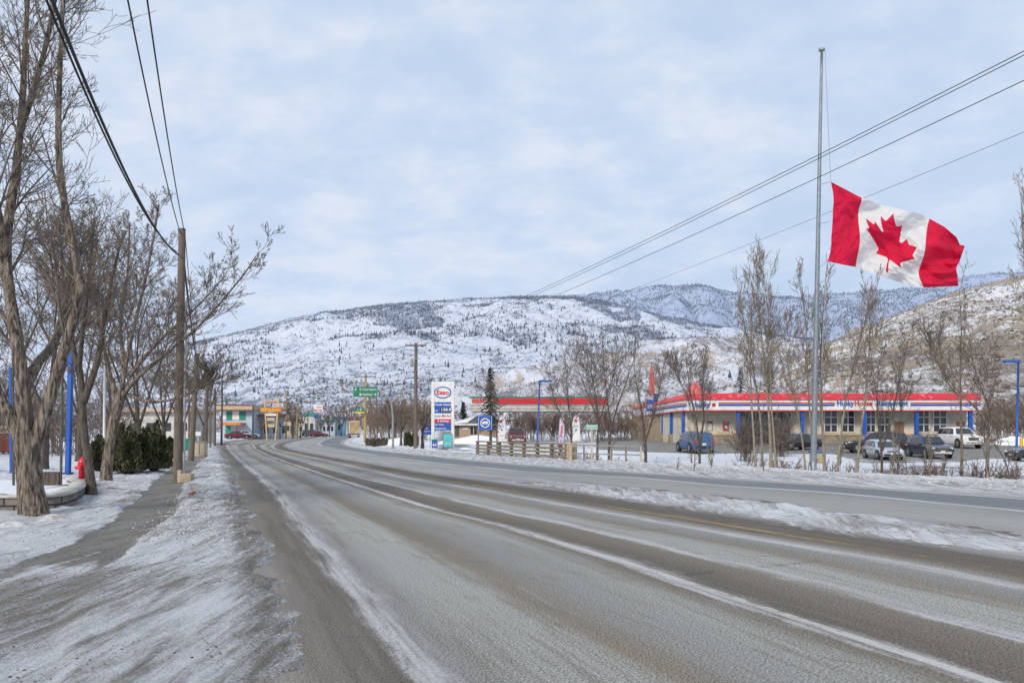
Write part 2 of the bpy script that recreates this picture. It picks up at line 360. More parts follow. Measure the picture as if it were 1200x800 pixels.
# ---------------------------------------------------------------- ground sheet
def grid_mesh(name, X, Y, Z, m, col=None, uv=None, smooth=True, parent=None):
    r, c = X.shape; V = np.stack([X, Y, Z], -1).reshape(-1, 3); i = np.arange(r*c).reshape(r, c)
    F = np.stack([i[:-1, :-1], i[:-1, 1:], i[1:, 1:], i[1:, :-1]], -1).reshape(-1, 4)
    return fast_mesh(name, V, F, m, parent, smooth, uv, col)
gm = bpy.data.materials.new('verge_ground'); gm.use_nodes = True; t = gm.node_tree; b = t.nodes['Principled BSDF']
geo = t.nodes.new('ShaderNodeTexCoord').outputs['Object']
at = N(t, 'ShaderNodeAttribute', _attribute_name='surf'); sep = N(t, 'ShaderNodeSeparateColor'); t.links.new(at.outputs['Color'], sep.inputs[0])
dirt, pav, veg = sep.outputs[0], sep.outputs[1], sep.outputs[2]
def noise(t, vec, s, d=5, r=.55, dist=0, stretch=None, rot=0):
    if stretch:
        mp = t.nodes.new('ShaderNodeMapping'); mp.inputs['Scale'].default_value = stretch; mp.inputs['Rotation'].default_value = (0, 0, rot)
        t.links.new(vec, mp.inputs[0]); vec = mp.outputs[0]
    n = N(t, 'ShaderNodeTexNoise', Scale=s, Detail=float(d), Roughness=r, Distortion=float(dist)); t.links.new(vec, n.inputs['Vector']); return n.outputs[0]
def sstep(t, v, a, b_):
    n = t.nodes.new('ShaderNodeMapRange'); n.interpolation_type = 'SMOOTHSTEP'; t.links.new(v, n.inputs[0]); n.inputs[1].default_value = a; n.inputs[2].default_value = b_; return n.outputs[0]
nA = noise(t, geo, 1.1, 6, .6); nB = noise(t, geo, 14, 6, .7); nC = noise(t, geo, 45, 5, .8)
nS = noise(t, geo, 1.0, 6, .65, .6, (3.6, .40, 1), R(5))          # streaks dragged along the verge
nS2 = noise(t, geo, 1.0, 5, .65, .3, (12, 1.2, 1), R(7))
mixn = M_(t, 'ADD', M_(t, 'MULTIPLY', nS, .45), M_(t, 'ADD', M_(t, 'MULTIPLY', nS2, .3), M_(t, 'MULTIPLY', nB, .25)))
dsum = M_(t, 'ADD', M_(t, 'MULTIPLY', M_(t, 'SUBTRACT', nC, .5), .9), M_(t, 'ADD', M_(t, 'MULTIPLY', M_(t, 'SUBTRACT', mixn, .5), 3.6), dirt))
dm = sstep(t, dsum, .22, 1.0)
grit = sstep(t, M_(t, 'ADD', nC, M_(t, 'MULTIPLY', M_(t, 'SUBTRACT', dirt, .45), .35)), .56, .68)
snow = ramp(t, nB, [(.3, (.66, .68, .73)), (.7, (.80, .81, .84))])
dirtc = ramp(t, nB, [(.3, (.13, .112, .092)), (.5, (.21, .19, .165)), (.75, (.33, .31, .285))])
c = mixc(t, dm, snow, dirtc)
c = mixc(t, M_(t, 'MULTIPLY', grit, M_(t, 'ADD', M_(t, 'MULTIPLY', dirt, .8), .05, True)), c, (.12, .10, .08))
pv = ramp(t, M_(t, 'ADD', M_(t, 'MULTIPLY', nS, .6), M_(t, 'MULTIPLY', nB, .4)), [(.36, (.125, .112, .095)), (.5, (.215, .20, .175)), (.62, (.30, .29, .265))])
pvm = sstep(t, M_(t, 'ADD', pav, M_(t, 'MULTIPLY', M_(t, 'SUBTRACT', M_(t, 'ADD', M_(t, 'MULTIPLY', nS, .6), M_(t, 'MULTIPLY', nA, .4)), .5), 2.2)), .38, .62)
c = mixc(t, pvm, c, pv)
vg = ramp(t, nB, [(.35, (.07, .05, .035)), (.65, (.24, .18, .12))]); c = mixc(t, sstep(t, M_(t, 'ADD', veg, M_(t, 'MULTIPLY', M_(t, 'SUBTRACT', nB, .5), 1.5)), .45, .65), c, vg)
t.links.new(c, b.inputs[0]); t.links.new(M_(t, 'ADD', M_(t, 'MULTIPLY', dm, .25), .6), b.inputs['Roughness'])
hh = M_(t, 'ADD', M_(t, 'MULTIPLY', nB, .6), M_(t, 'ADD', M_(t, 'MULTIPLY', nC, .25), M_(t, 'MULTIPLY', nS2, .5)))
bp = N(t, 'ShaderNodeBump', Strength=1.0, Distance=.11); t.links.new(hh, bp.inputs['Height']); t.links.new(bp.outputs[0], b.inputs['Normal'])
MATS['ground'] = gm
rows = np.concatenate([np.linspace(-30, 2, 12), 3+np.linspace(0, 3, 34)[1:], 6*np.exp(np.linspace(0, math.log(900/6), 560))[1:]])
tt = np.concatenate([np.linspace(-3, -.85, 30)[:-1], np.linspace(-.85, -.28, 360)[:-1], np.linspace(-.28, .75, 300)[:-1], np.linspace(.75, 3, 30)])
YY, TT = np.meshgrid(rows, tt, indexing='ij'); XX = TT*(np.abs(YY)+3.0)
zz, dd, pp, vv = ground_parts(XX, YY)
tag(grid_mesh('ground', XX, YY, zz, 'ground', col=np.stack([dd, pp, vv], -1).reshape(-1, 3)), kind='structure')
# ---------------------------------------------------------------- road sheet with UV = (metres across, metres along)
rm = bpy.data.materials.new('salted_asphalt'); rm.use_nodes = True; t = rm.node_tree; b = t.nodes['Principled BSDF']
uv = t.nodes.new('ShaderNodeUVMap').outputs[0]; sx = N(t, 'ShaderNodeSeparateXYZ'); t.links.new(uv, sx.inputs[0])
wav = noise(t, uv, 1, 3, .5, 0, (.25, .09, 1)); wav2 = noise(t, uv, 1, 4, .6, 0, (1.2, .5, 1)); fine = noise(t, uv, 1, 5, .7, 0, (9, 3, 1)); fine2 = noise(t, uv, 26, 5, .7)
u = M_(t, 'ADD', sx.outputs[0], M_(t, 'MULTIPLY', M_(t, 'SUBTRACT', wav, .5), .55))
u = M_(t, 'ADD', u, M_(t, 'MULTIPLY', M_(t, 'SUBTRACT', wav2, .5), .42))
gr0 = noise(t, uv, 30, 5, .85); sk = noise(t, uv, 1, 6, .75, 0, (6, .22, 1)); u = M_(t, 'ADD', u, M_(t, 'MULTIPLY', M_(t, 'SUBTRACT', fine, .5), .22)); u = M_(t, 'ADD', u, M_(t, 'ADD', M_(t, 'MULTIPLY', M_(t, 'SUBTRACT', gr0, .5), .55), M_(t, 'MULTIPLY', M_(t, 'SUBTRACT', sk, .5), .5)))
un = M_(t, 'DIVIDE', u, 24.0, True)
A_ = (.30, .30, .28); A2 = (.225, .222, .21); Bk = (.115, .098, .08); B2 = (.18, .157, .128); B3 = (.20, .175, .14); W_ = (.15, .165, .18)
base = ramp(t, un, [(q/24, c) for q, c in [(0, B2), (.45, Bk), (.75, Bk), (1.3, A2), (1.7, A_), (2.35, A_), (2.62, B3), (2.85, B3), (3.2, A2), (4.1, A_), (4.5, B2), (5.0, Bk), (5.75, B2), (6.1, A_), (6.7, A_), (7.1, B3), (7.5, A2), (8.1, A_), (8.45, B2), (8.7, Bk), (9.7, Bk), (10.3, A2), (12.8, A2), (13.3, A_), (15.5, A_), (16.3, W_), (18.3, W_), (18.9, B3), (19.6, A_)]])
u3 = M_(t, 'ADD', u, M_(t, 'MULTIPLY', M_(t, 'SUBTRACT', wav, .5), -.25)); un3 = M_(t, 'DIVIDE', u3, 24.0, True)
K = lambda v: (v, v, v)
salt = ramp(t, un3, [(q/24, K(c)) for q, c in [(.0, .2), (.16, .12), (.86, .05), (.98, .85), (1.12, .75), (1.28, 0), (4.60, 0), (4.71, .8), (4.84, .85), (4.95, 0), (5.92, 0), (5.99, .8), (6.08, .8), (6.16, 0), (7.85, 0), (7.96, .8), (8.06, .8), (8.16, 0), (9.7, 0), (10.3, .4), (12.4, .5), (13.2, .1), (15.85, .05), (16.0, .9), (16.2, .9), (16.35, 0), (18.5, 0), (18.68, .85), (18.8, .5), (19.1, .45), (23, .6)]])
Ysep = sx.outputs[1]
pat = noise(t, uv, 1, 4, .6, 0, (.8, .14, 1)); st = noise(t, uv, 1, 5, .7, 0, (7, .5, 1))
sepm = t.nodes.new('ShaderNodeSeparateColor'); t.links.new(salt, sepm.inputs[0])
sm_ = M_(t, 'MULTIPLY', sepm.outputs[0], sstep(t, M_(t, 'ADD', M_(t, 'MULTIPLY', pat, .35), M_(t, 'MULTIPLY', sk, .65)), .38, .54))
# sparse stray salt and oil streaks anywhere
stray = M_(t, 'MULTIPLY', sstep(t, M_(t, 'ADD', M_(t, 'MULTIPLY', st, .5), M_(t, 'MULTIPLY', pat, .5)), .565, .66), .45)
oil = M_(t, 'MULTIPLY', sstep(t, M_(t, 'ADD', M_(t, 'MULTIPLY', st, .35), M_(t, 'MULTIPLY', wav2, .65)), .54, .70), .6)
c = mixc(t, M_(t, 'MULTIPLY', sstep(t, M_(t, 'ADD', M_(t, 'MULTIPLY', sk, .7), M_(t, 'MULTIPLY', gr0, .3)), .50, .60), .55), base, (.17, .145, .115)); c = mixc(t, oil, c, (.15, .135, .115)); c = mixc(t, stray, c, (.36, .36, .36))
broad = noise(t, uv, 1, 3, .5, 0, (.5, .05, 1)); c = mixc(t, .5, c, ramp(t, broad, [(.3, K(.38)), (.7, K(.62))]), 'OVERLAY')
grain = noise(t, uv, 55, 3, .8); c = mixc(t, .75, c, ramp(t, grain, [(.41, K(.05)), (.5, K(.5)), (.59, K(.95))]), 'OVERLAY')
# scarce cracks
vo = N(t, 'ShaderNodeTexVoronoi', _feature='DISTANCE_TO_EDGE', Scale=.22); t.links.new(uv, vo.inputs[0])
crack = M_(t, 'MULTIPLY', M_(t, 'SUBTRACT', 1.0, sstep(t, M_(t, 'ADD', vo.outputs[0], M_(t, 'MULTIPLY', fine, .01)), .006, .014)), sstep(t, pat, .52, .6)); c = mixc(t, M_(t, 'MULTIPLY', crack, .5), c, (.05, .05, .048))
# painted markings, worn
def line_mask(cen, half, wear):
    return M_(t, 'MULTIPLY', M_(t, 'SUBTRACT', 1.0, sstep(t, M_(t, 'ABSOLUTE', M_(t, 'SUBTRACT', sx.outputs[0], cen)), half*.7, half)), sstep(t, M_(t, 'ADD', M_(t, 'MULTIPLY', fine, .5), M_(t, 'MULTIPLY', pat, .5)), wear, wear+.1))
c = mixc(t, M_(t, 'MULTIPLY', line_mask(8.8, .07, .46), .6), c, (.50, .31, .07))
c = mixc(t, M_(t, 'MULTIPLY', line_mask(4.8, .065, .40), .6), c, (.62, .60, .52))
salc = ramp(t, fine2, [(.3, (.36, .355, .36)), (.65, (.60, .60, .62))]); c = mixc(t, M_(t, 'MULTIPLY', sm_, sstep(t, fine2, .25, .48)), c, salc)
c = mixc(t, 0.0, c, K(.5)); t.links.new(c, b.inputs[0])
t.links.new(M_(t, 'SUBTRACT', .93, M_(t, 'MULTIPLY', sstep(t, M_(t, 'ABSOLUTE', M_(t, 'SUBTRACT', u, 17.3)), 1.3, .9), .28)), b.inputs['Roughness'])
b.inputs['Specular IOR Level'].default_value = .35
bp = N(t, 'ShaderNodeBump', Strength=.5, Distance=.006); t.links.new(M_(t, 'ADD', M_(t, 'MULTIPLY', grain, .7), fine2), bp.inputs['Height']); t.links.new(bp.outputs[0], b.inputs['Normal'])
MATS['road'] = rm
ry = np.concatenate([np.linspace(-40, 4, 14), 4+np.geomspace(.4, 520, 300)]); ru = np.concatenate([[-.45, -.2], np.linspace(0, 9, 46)[:-1], np.linspace(9, 19.25, 42)])
RX = np.array([road_x(uu, ry) for uu in ru]).T; RY = np.repeat(ry[:, None], len(ru), 1); RU = np.repeat(ru[None], len(ry), 0)
RS = RY*1.056
zr = np.zeros_like(RX)
medh = np.exp(-((RU-11.4)/1.15)**4)*(.035+.0*RU)*0
tag(grid_mesh('road', RX, RY, zr, 'road', uv=np.stack([RU, RS], -1).reshape(-1, 2)), kind='structure')
# ploughed snow ridge lying between the lanes
sny = np.concatenate([np.linspace(2, 9, 20)[:-1], 9+np.geomspace(.3, 36, 420)]); snu = np.linspace(9.3, 13.9, 90)
SX = np.array([road_x(uu, sny) for uu in snu]).T; SY = np.repeat(sny[:, None], len(snu), 1); SU = np.repeat(snu[None], len(sny), 0)
prof = np.clip(1-np.abs((SU-11.45-(fbm(SY*.25, SU*0, 3, 71)-.5)*1.2)/(1.75)), 0, 1)**.8
lum = fbm(SX*1.3, SY*1.3, 4, 72); fin = fbm(SX*6, SY*6, 3, 73)
hz = prof*(.07*lum+.38*np.maximum(lum-.47, 0)+.07*(fin-.5)+.012)*sm(-SY, -34, -20)*(.35+.65*sm(SY, 9, 15))-.022
tag(grid_mesh('snow_ridge', SX, SY, hz, 'ground', col=np.stack([.50+.45*(1-sm(prof, .1, .6))+.6*(fbm(SX*.6, SY*.6, 4, 75)-.5)+.25*sm(SY, 18, 34), SX*0, SX*0], -1).reshape(-1, 3)), kind='structure')

# ---------------------------------------------------------------- hills: fans of terrain between a foot line and a ridge line
def hill_mat(name, sc_, snow, rock, dry, rockamt, dryamt, dark=None, bump=.6, stretch=(1, 1, 1), rot=0):
    m = bpy.data.materials.new(name); m.use_nodes = True; t = m.node_tree; b = t.nodes['Principled BSDF']; b.inputs['Roughness'].default_value = .95; b.inputs['Specular IOR Level'].default_value = .1
    g = t.nodes.new('ShaderNodeTexCoord').outputs['Object']
    at = N(t, 'ShaderNodeAttribute', _attribute_name='surf'); sp_ = N(t, 'ShaderNodeSeparateColor'); t.links.new(at.outputs['Color'], sp_.inputs[0])
    a = noise(t, g, 1/sc_, 8, .68, 0, stretch, rot); f = noise(t, g, 6/sc_, 6, .75); k = noise(t, g, 1/(sc_*7), 5, .6)
    v = M_(t, 'ADD', M_(t, 'MULTIPLY', a, .5), M_(t, 'MULTIPLY', f, .5))
    v1 = M_(t, 'ADD', v, M_(t, 'MULTIPLY', M_(t, 'SUBTRACT', sp_.outputs[0], .5), .35))
    c = mixc(t, sstep(t, v1, rockamt, rockamt+.09), snow, rock)
    v2 = M_(t, 'ADD', M_(t, 'ADD', M_(t, 'MULTIPLY', a, .35), M_(t, 'MULTIPLY', k, .45)), M_(t, 'ADD', M_(t, 'MULTIPLY', f, .2), M_(t, 'MULTIPLY', M_(t, 'SUBTRACT', sp_.outputs[1], .5), .5)))
    c = mixc(t, sstep(t, v2, dryamt, dryamt+.10), c, dry)
    c = mixc(t, .35, c, ramp(t, f, [(.3, K(.3)), (.7, K(.7))]), 'OVERLAY')
    t.links.new(c, b.inputs[0])
    bp = N(t, 'ShaderNodeBump', Strength=bump, Distance=sc_*.25); t.links.new(v, bp.inputs['Height']); t.links.new(bp.outputs[0], b.inputs['Normal'])
    MATS[name] = m
hill_mat('far_range', 70, (.38, .44, .58), (.10, .14, .215), (.16, .18, .22), .50, .66)  # blue cast of snow and rock is air haze painted into the colours
hill_mat('main_hill', 30, (.60, .635, .72), (.19, .22, .29), (.36, .33, .31), .490, .575)
hill_mat('scree_slope', 14, (.62, .63, .69), (.21, .20, .21), (.36, .31, .26), .470, .53, stretch=(1, .35, 1))
hill_mat('near_hill', 4, (.64, .64, .67), (.19, .165, .145), (.33, .275, .21), .462, .548)
class Fan:
    """terrain between distance r0 (height z0) and a ridge at distance r1 whose height follows ridge; t=0..1 up the slope, beyond 1 the back side falls away"""
    def __init__(s, px0, px1, nx, ridge, r0, r1, z0, ny, amp, seed, power=1.0, freq=1.0, gully=0, r1b=None):
        s.ridge = np.array(ridge, float); s.r0, s.r1, s.z0 = r0, r1, z0; s.amp, s.seed, s.power, s.freq, s.gully = amp, seed, power, freq, gully
        s.px = np.linspace(px0, px1, nx); s.t = np.concatenate([np.linspace(0, 1, ny), np.linspace(1, 1.6, 14)[1:]])
    def pos(s, px, t):
        Y = s.r0+(s.r1-s.r0)*t; X = (px-600)/1000*Y
        top = H-(np.interp(px, s.ridge[:, 0], s.ridge[:, 1])-HY)/1000*s.r1
        e = np.clip(t, 0, 1); z = s.z0+(top-s.z0)*(e**s.power)
        a = s.amp*np.sin(np.pi*np.clip(e, 0, 1)*.97+.05)
        Lh = s.r1/14*s.freq
        z = z+a*(fbm(X/s.r1*14/s.freq, Y/s.r1*14/s.freq, 6, s.seed)-.5)*2
        z = z+s.amp*.28*(fbm(X/s.r1*60, Y/s.r1*60, 5, s.seed+9, .6)-.5)
        if s.gully: 
            q = (px*.02+t*1.6)*s.gully+fbm(px*.01, t*4, 3, s.seed+5)*1.2; z = z-a*.55*(np.abs(((q) % 1)-.5)*2)**2*np.clip(t*2, 0, 1)
        z = z-np.where(t > 1, (t-1)*(s.r1-s.r0)*.45, 0)
        return X, Y, z-np.where(t < .012, 14*(1-t/.012), 0)*(s.r1/3000+.25)
    def build(s, name, m, dirtf=None):
        PX, T = np.meshgrid(s.px, s.t, indexing='xy'); X, Y, Z = s.pos(PX, T)
        col = np.zeros(X.shape+(3,)); col[..., 0] = .5; col[..., 1] = .5
        if dirtf: r, g = dirtf(PX, T, X, Y); col[..., 0] = r; col[..., 1] = g
        o = grid_mesh(name, X, Y, Z, m, col=col.reshape(-1, 3)); return tag(o, kind='structure')
F3 = Fan(480, 1500, 520, [(400,375),(500,366),(560,360),(600,354),(640,347),(680,345),(700,343),(740,339),(780,334.5),(815,332),(835,335),(860,342),(900,347),(940,346),(980,343),(1020,338),(1060,337),(1085,337),(1105,330),(1130,323),(1160,320),(1200,318),(1300,312),(1500,330)], 4200, 8200, 60, 150, 190, 3, .8, 1.0, 1.0)
F3.build('far_mountains', 'far_range')
F2 = Fan(-700, 1250, 800, [(-700,480),(-300,470),(0,440),(120,422),(200,410),(240,400),(270,392),(300,385),(340,374),(380,366),(420,361),(450,357),(490,354),(520,352),(560,350),(600,348.5),(640,347),(675,347.5),(705,352),(740,360),(780,372),(830,381),(880,389),(940,396),(1000,402),(1250,430)], 750, 3900, 4, 300, 62, 13, 1.0, .8, .0)
def dens2(px, t_):
    n_ = fbm(px*.03, t_*14+px*.008, 5, 101); f = t_*3900/(750+3150*t_); wv = .03*(fbm(px*.02, px*0, 3, 5)-.5)
    fb = np.interp(px, [230, 300, 400, 520, 650, 800], [.93, .92, .85, .80, .80, .78])+wv
    band = np.exp(-((f-fb)/.022)**2); low = np.exp(-((f-fb+.13)/.035)**2)*.45
    top = sm(f, fb+.05, fb+.09)*sm(px, 330, 460)*(.45+.55*sm(n_, .40, .55)); topl = sm(f, .965, .985)*.5
    return np.clip(.02+.95*band*sm(n_, .30, .42)+low*sm(n_, .42, .54)+top*.62*(.15+.85*sm(n_, .46, .54))+topl+.14*sm(n_, .56, .64)*sm(f, .4, .7), 0, 1)
def d2(px, t_, X, Y):
    dn = dens2(px, t_); return .44+.30*sm(dn, .2, .8)+.15*(1-sm(t_, .0, .3)), .38+.0*t_
F2.build('main_hillside', 'main_hill', d2)
F1 = Fan(120, 1300, 560, [(120,510),(300,500),(380,494),(440,474),(480,466),(520,457),(560,446),(600,434),(650,420),(690,411),(720,404),(760,399),(800,395),(860,394),(900,398),(1000,404),(1300,420)], 420, 1750, 3, 220, 26, 23, 1.0, .5, .0)
F1.build('scree_hillside', 'scree_slope', lambda px, t_, X, Y: (.5+.35*(fbm(px*.035+t_*5.5, t_*1.2, 4, 77)-.5)*2, .5+.35*(fbm(px*.06+t_*8, t_*1.0, 3, 78)-.5)*2))
F0 = Fan(740, 1900, 520, [(740,515),(800,500),(850,478),(880,462),(910,442),(940,421),(960,409),(985,397),(1010,387),(1040,373),(1060,365),(1085,356),(1110,347),(1135,340),(1160,333),(1200,324),(1300,300),(1500,270),(1900,260)], 135, 620, .6, 300, 9, 33, .85, .5, .0)
F0.build('near_hillside', 'near_hill', lambda px, t_, X, Y: (.5+.7*(fbm(X*.02, Y*.012+X*.004, 4, 88)-.5), .5+1.1*sm(t_, .70, .93)+.15+.25*(fbm(X*.01+Y*.006, Y*.004, 3, 89)-.5)))
def sprinkle(name, fan, n, dens, h0, h1, wid, m, seed, px0, px1, sides=4, bushy=False, label=None):
    r = np.random.default_rng(seed); px = r.uniform(px0, px1, n*6); t_ = r.uniform(.02, .995, n*6)
    k = r.uniform(0, 1, n*6) < dens(px, t_); px = px[k][:n]; t_ = t_[k][:n]; X, Y, Z = fan.pos(px, t_); B = len(X)
    h = r.uniform(h0, h1, B)*r.uniform(.7, 1.3, B); w_ = h*wid*r.uniform(.7, 1.3, B)
    a = np.arange(sides)*2*np.pi/sides+r.uniform(0, 6, (B, 1))
    if bushy:
        rings = [(0, .7), (.45, 1.0), (.85, .5)]
    else: rings = [(-.05, .25), (.12, 1.0), (.5, .5)]
    V = np.zeros((B, len(rings)*sides+1, 3))
    for i, (fz, fr) in enumerate(rings):
        jr = r.uniform(.65, 1.3, (B, sides))
        V[:, i*sides:(i+1)*sides, 0] = X[:, None]+w_[:, None]*fr*np.cos(a)*jr; V[:, i*sides:(i+1)*sides, 1] = Y[:, None]+w_[:, None]*fr*np.sin(a)*jr; V[:, i*sides:(i+1)*sides, 2] = (Z+h*fz)[:, None]
    V[:, -1] = np.stack([X, Y, Z+h], -1)
    F = []; L = len(rings)
    for i in range(L-1):
        for q in range(sides): F += [(i*sides+q, i*sides+(q+1) % sides, (i+1)*sides+(q+1) % sides), (i*sides+q, (i+1)*sides+(q+1) % sides, (i+1)*sides+q)]
    for q in range(sides): F.append(((L-1)*sides+q, (L-1)*sides+(q+1) % sides, L*sides))
    F = np.array(F)[None]+(np.arange(B)*(L*sides+1))[:, None, None]
    o = fast_mesh(name, V.reshape(-1, 3), F.reshape(-1, 3), m); return tag(o, label, 'wood', kind='stuff')
mat('sage', (.11, .10, .095), (.26, .23, .20), scale=.3, rough=1)
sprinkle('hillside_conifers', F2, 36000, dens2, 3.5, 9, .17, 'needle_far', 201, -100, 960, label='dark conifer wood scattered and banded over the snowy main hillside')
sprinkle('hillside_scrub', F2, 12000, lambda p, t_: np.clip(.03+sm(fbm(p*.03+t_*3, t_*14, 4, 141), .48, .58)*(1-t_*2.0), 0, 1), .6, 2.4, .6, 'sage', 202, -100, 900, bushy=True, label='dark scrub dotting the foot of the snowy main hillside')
sprinkle('mountain_forest', F3, 22000, lambda p, t_: np.clip(.06+sm(fbm(p*.02, t_*9, 4, 111), .40, .5)*.9+.4*sm(t_, .9, .98), 0, 1), 11, 20, .2, 'needle_far', 203, 600, 1250, label='conifer forest coloured haze-blue on the far mountains')
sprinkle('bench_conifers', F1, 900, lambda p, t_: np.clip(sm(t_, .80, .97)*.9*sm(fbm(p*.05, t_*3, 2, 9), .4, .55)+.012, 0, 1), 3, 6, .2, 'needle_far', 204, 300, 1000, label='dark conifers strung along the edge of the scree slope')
sprinkle('sagebrush', F0, 9000, lambda p, t_: np.clip(.15+.85*sm(fbm(p*.03+t_*3, t_*8, 4, 121), .46, .56), 0, 1), .25, .7, .7, 'sage', 205, 800, 1300, bushy=True, label='grey sagebrush clumps over the near snowy hillside')
sprinkle('slope_scrub', F1, 9000, lambda p, t_: np.clip(.1+sm(fbm(p*.03+t_*3, t_*8, 4, 131), .5, .6), 0, 1), .5, 1.3, .8, 'sage', 206, 300, 1100, bushy=True, label='low dark scrub over the scree slope')
# ---------------------------------------------------------------- haze
if USE_HAZE:
    hb = MB().box((1500, 4900, 600), (12000, 10100, 2000-.0)); o = hb.build('haze', None); tag(o, 'pale blue winter haze filling the valley air', 'haze', kind='stuff')
    hm = bpy.data.materials.new('haze_air'); hm.use_nodes = True; t = hm.node_tree; t.nodes.remove(t.nodes['Principled BSDF'])
    pv_ = N(t, 'ShaderNodeVolumePrincipled', Density=HAZE_D, Anisotropy=.0); pv_.inputs['Color'].default_value = (.72, .82, 1.0, 1)
    t.links.new(pv_.outputs[0], t.nodes['Material Output'].inputs['Volume']); o.data.materials.append(hm)
# ================================================================ trees
def grow(out, p, d, L, r, lev, maxlev, rnd, up, wig, nch, spread, shr):
    k = 6 if lev <= 1 else (5 if lev == 2 else 4)
    pts = [p]; st = L/(k-1); dirs = [d]; d = d.copy()
    for i in range(k-1):
        d = d+np.array([rnd.gauss(0, wig), rnd.gauss(0, wig), rnd.gauss(0, wig)+up]); d /= np.linalg.norm(d)+1e-9
        pts.append(pts[-1]+d*st); dirs.append(d)
    rr = [r*(1-.75*i/(k-1)) for i in range(k)]
    out.append((lev, np.array(pts), np.array(rr)))
    if lev < maxlev:
        n = nch[lev]; n = int(n)+(rnd.random() < n-int(n))
        for j in range(n):
            f = rnd.uniform(.18, .98)*(k-1); i = min(int(f), k-2); q = pts[i]+(pts[i+1]-pts[i])*(f-i); dd = dirs[i+1]
            a = rnd.uniform(0, 2*math.pi); v = np.array([math.cos(a), math.sin(a), rnd.uniform(-.3, .6)]); v = v-dd*v.dot(dd); v /= np.linalg.norm(v)+1e-9
            an = R(rnd.uniform(*spread)); nd = dd*math.cos(an)+v*math.sin(an)
            grow(out, q, nd, L*shr*rnd.uniform(.6, 1.15)*(1.1-.4*f/(k-1)), max(r*(1-.6*f/(k-1))*.62, .0035), lev+1, maxlev, rnd, up, wig, nch, spread, shr)
def tree_meshes(root, branches, bark, twig, rmin=.0, thick=1.0, sides0=12, trunkname='trunk', crownname='crown', roughen=0):
    """branches: list of (lev, pts, radii). lev 0 -> trunk mesh, the rest -> crown mesh"""
    def build(sel, name, m, sides, rough=0):
        grp = {}
        for lev, p, r in sel: grp.setdefault((len(p), sides if lev == 0 else (5 if lev == 1 else 3)), []).append((p, r))
        Vs, Fs, n0, Rs = [], [], 0, []
        for (k, s), l in grp.items():
            P = np.stack([a for a, _ in l]); Q = np.stack([b for _, b in l]); Q = np.maximum(Q*thick, rmin)
            V, F = tube_arr(P, Q, s); Rs.append(np.repeat(Q.ravel(), s)); F = np.array(F)+n0; n0 += len(V); Vs.append(V); Fs.append(F)
        V = np.concatenate(Vs); F = np.concatenate(Fs)
        if rough:
            V = V+(np.stack([fbm(V[:, 0]*9+V[:, 1]*5, V[:, 2]*2.0, 4, 3+i)-.5 for i in range(3)], -1))*rough*np.minimum(np.concatenate(Rs)/.22, 1)[:, None]*1.2
        return fast_mesh(name, V, F, m, root, smooth=True)
    t0 = [b_ for b_ in branches if b_[0] == 0]; t1 = [b_ for b_ in branches if b_[0] > 0]
    build(t0, trunkname, bark, sides0, roughen)
    if t1: build(t1, crownname, twig, 4)
def resample(pts, r0, r1, k=14, flare=0, jit=0, rnd=random):
    pts = np.array(pts, float); s = np.concatenate([[0], np.cumsum(np.linalg.norm(np.diff(pts, axis=0), axis=1))]); q = np.linspace(0, s[-1], k)
    P = np.stack([np.interp(q, s, pts[:, i]) for i in range(3)], -1)
    # smooth
    P2 = P.copy(); P2[1:-1] = .25*P[:-2]+.5*P[1:-1]+.25*P[2:]; P = P2
    if jit: P[1:] += np.array([[rnd.gauss(0, jit), rnd.gauss(0, jit), 0] for _ in range(k-1)])
    f = q/s[-1]; r = r0+(r1-r0)*f**.65
    if flare: r = r*(1+flare*np.exp(-q/.30))
    return P, r
def tree(name, label, base, stems, n1, L1, seed, maxlev=3, nch=(0, 5, 3, 2), up=.10, wig=.12, spread=(28, 58), shr=.5, t0=.25, bark='bark', twig='twig', rmin=.004, group=None, flare=.5, upd=.5, k=14, roughen=0, rl=.32, lean=None, cat='tree', jit=0, sides0=12, minr=.012):
    """stems: list of (points, r0, r1, first fraction that bears branches)"""
    rnd = random.Random(seed); root = thing(name, label, cat, base, group); br = []
    for si, stt in enumerate(stems):
        pts, r0, r1 = stt[:3]; tb = stt[3] if len(stt) > 3 else t0
        P, r = resample(pts, r0, r1, k, flare if si == 0 else 0, jit, rnd); br.append((0, P, r))
        Ls = np.linalg.norm(P[-1]-P[0]); n = int(n1*(1-tb)*(stt[4] if len(stt) > 4 else 1))
        for j in range(n):
            f = (tb+(1-tb)*(j+rnd.random())/n)*(k-1); i = min(int(f), k-2); q = P[i]+(P[i+1]-P[i])*(f-i); d = P[i+1]-P[i]; d /= np.linalg.norm(d)
            a = rnd.uniform(0, 2*math.pi); v = np.array([math.cos(a), math.sin(a), upd*rnd.random()]); v /= np.linalg.norm(v)
            an = R(rnd.uniform(*spread)); nd = d*math.cos(an)+v*math.sin(an); ff = f/(k-1)
            grow(br, q, nd, L1*(1.15-.75*ff)*rnd.uniform(.6, 1.2), max(min(r[i]*rl, .07), minr*.8), 1, maxlev, rnd, up, wig, nch, spread, shr)
    tree_meshes(root, br, bark, twig, rmin, roughen=roughen, sides0=sides0)
    return root
def pp(Y, *pts, dy=None):
    """image-plane outline points at distance Y"""
    return [(X_(a, Y+(c[0] if c else 0)), Y+(c[0] if c else 0), Z_(b_, Y+(c[0] if c else 0))) for a, b_, *c in pts]
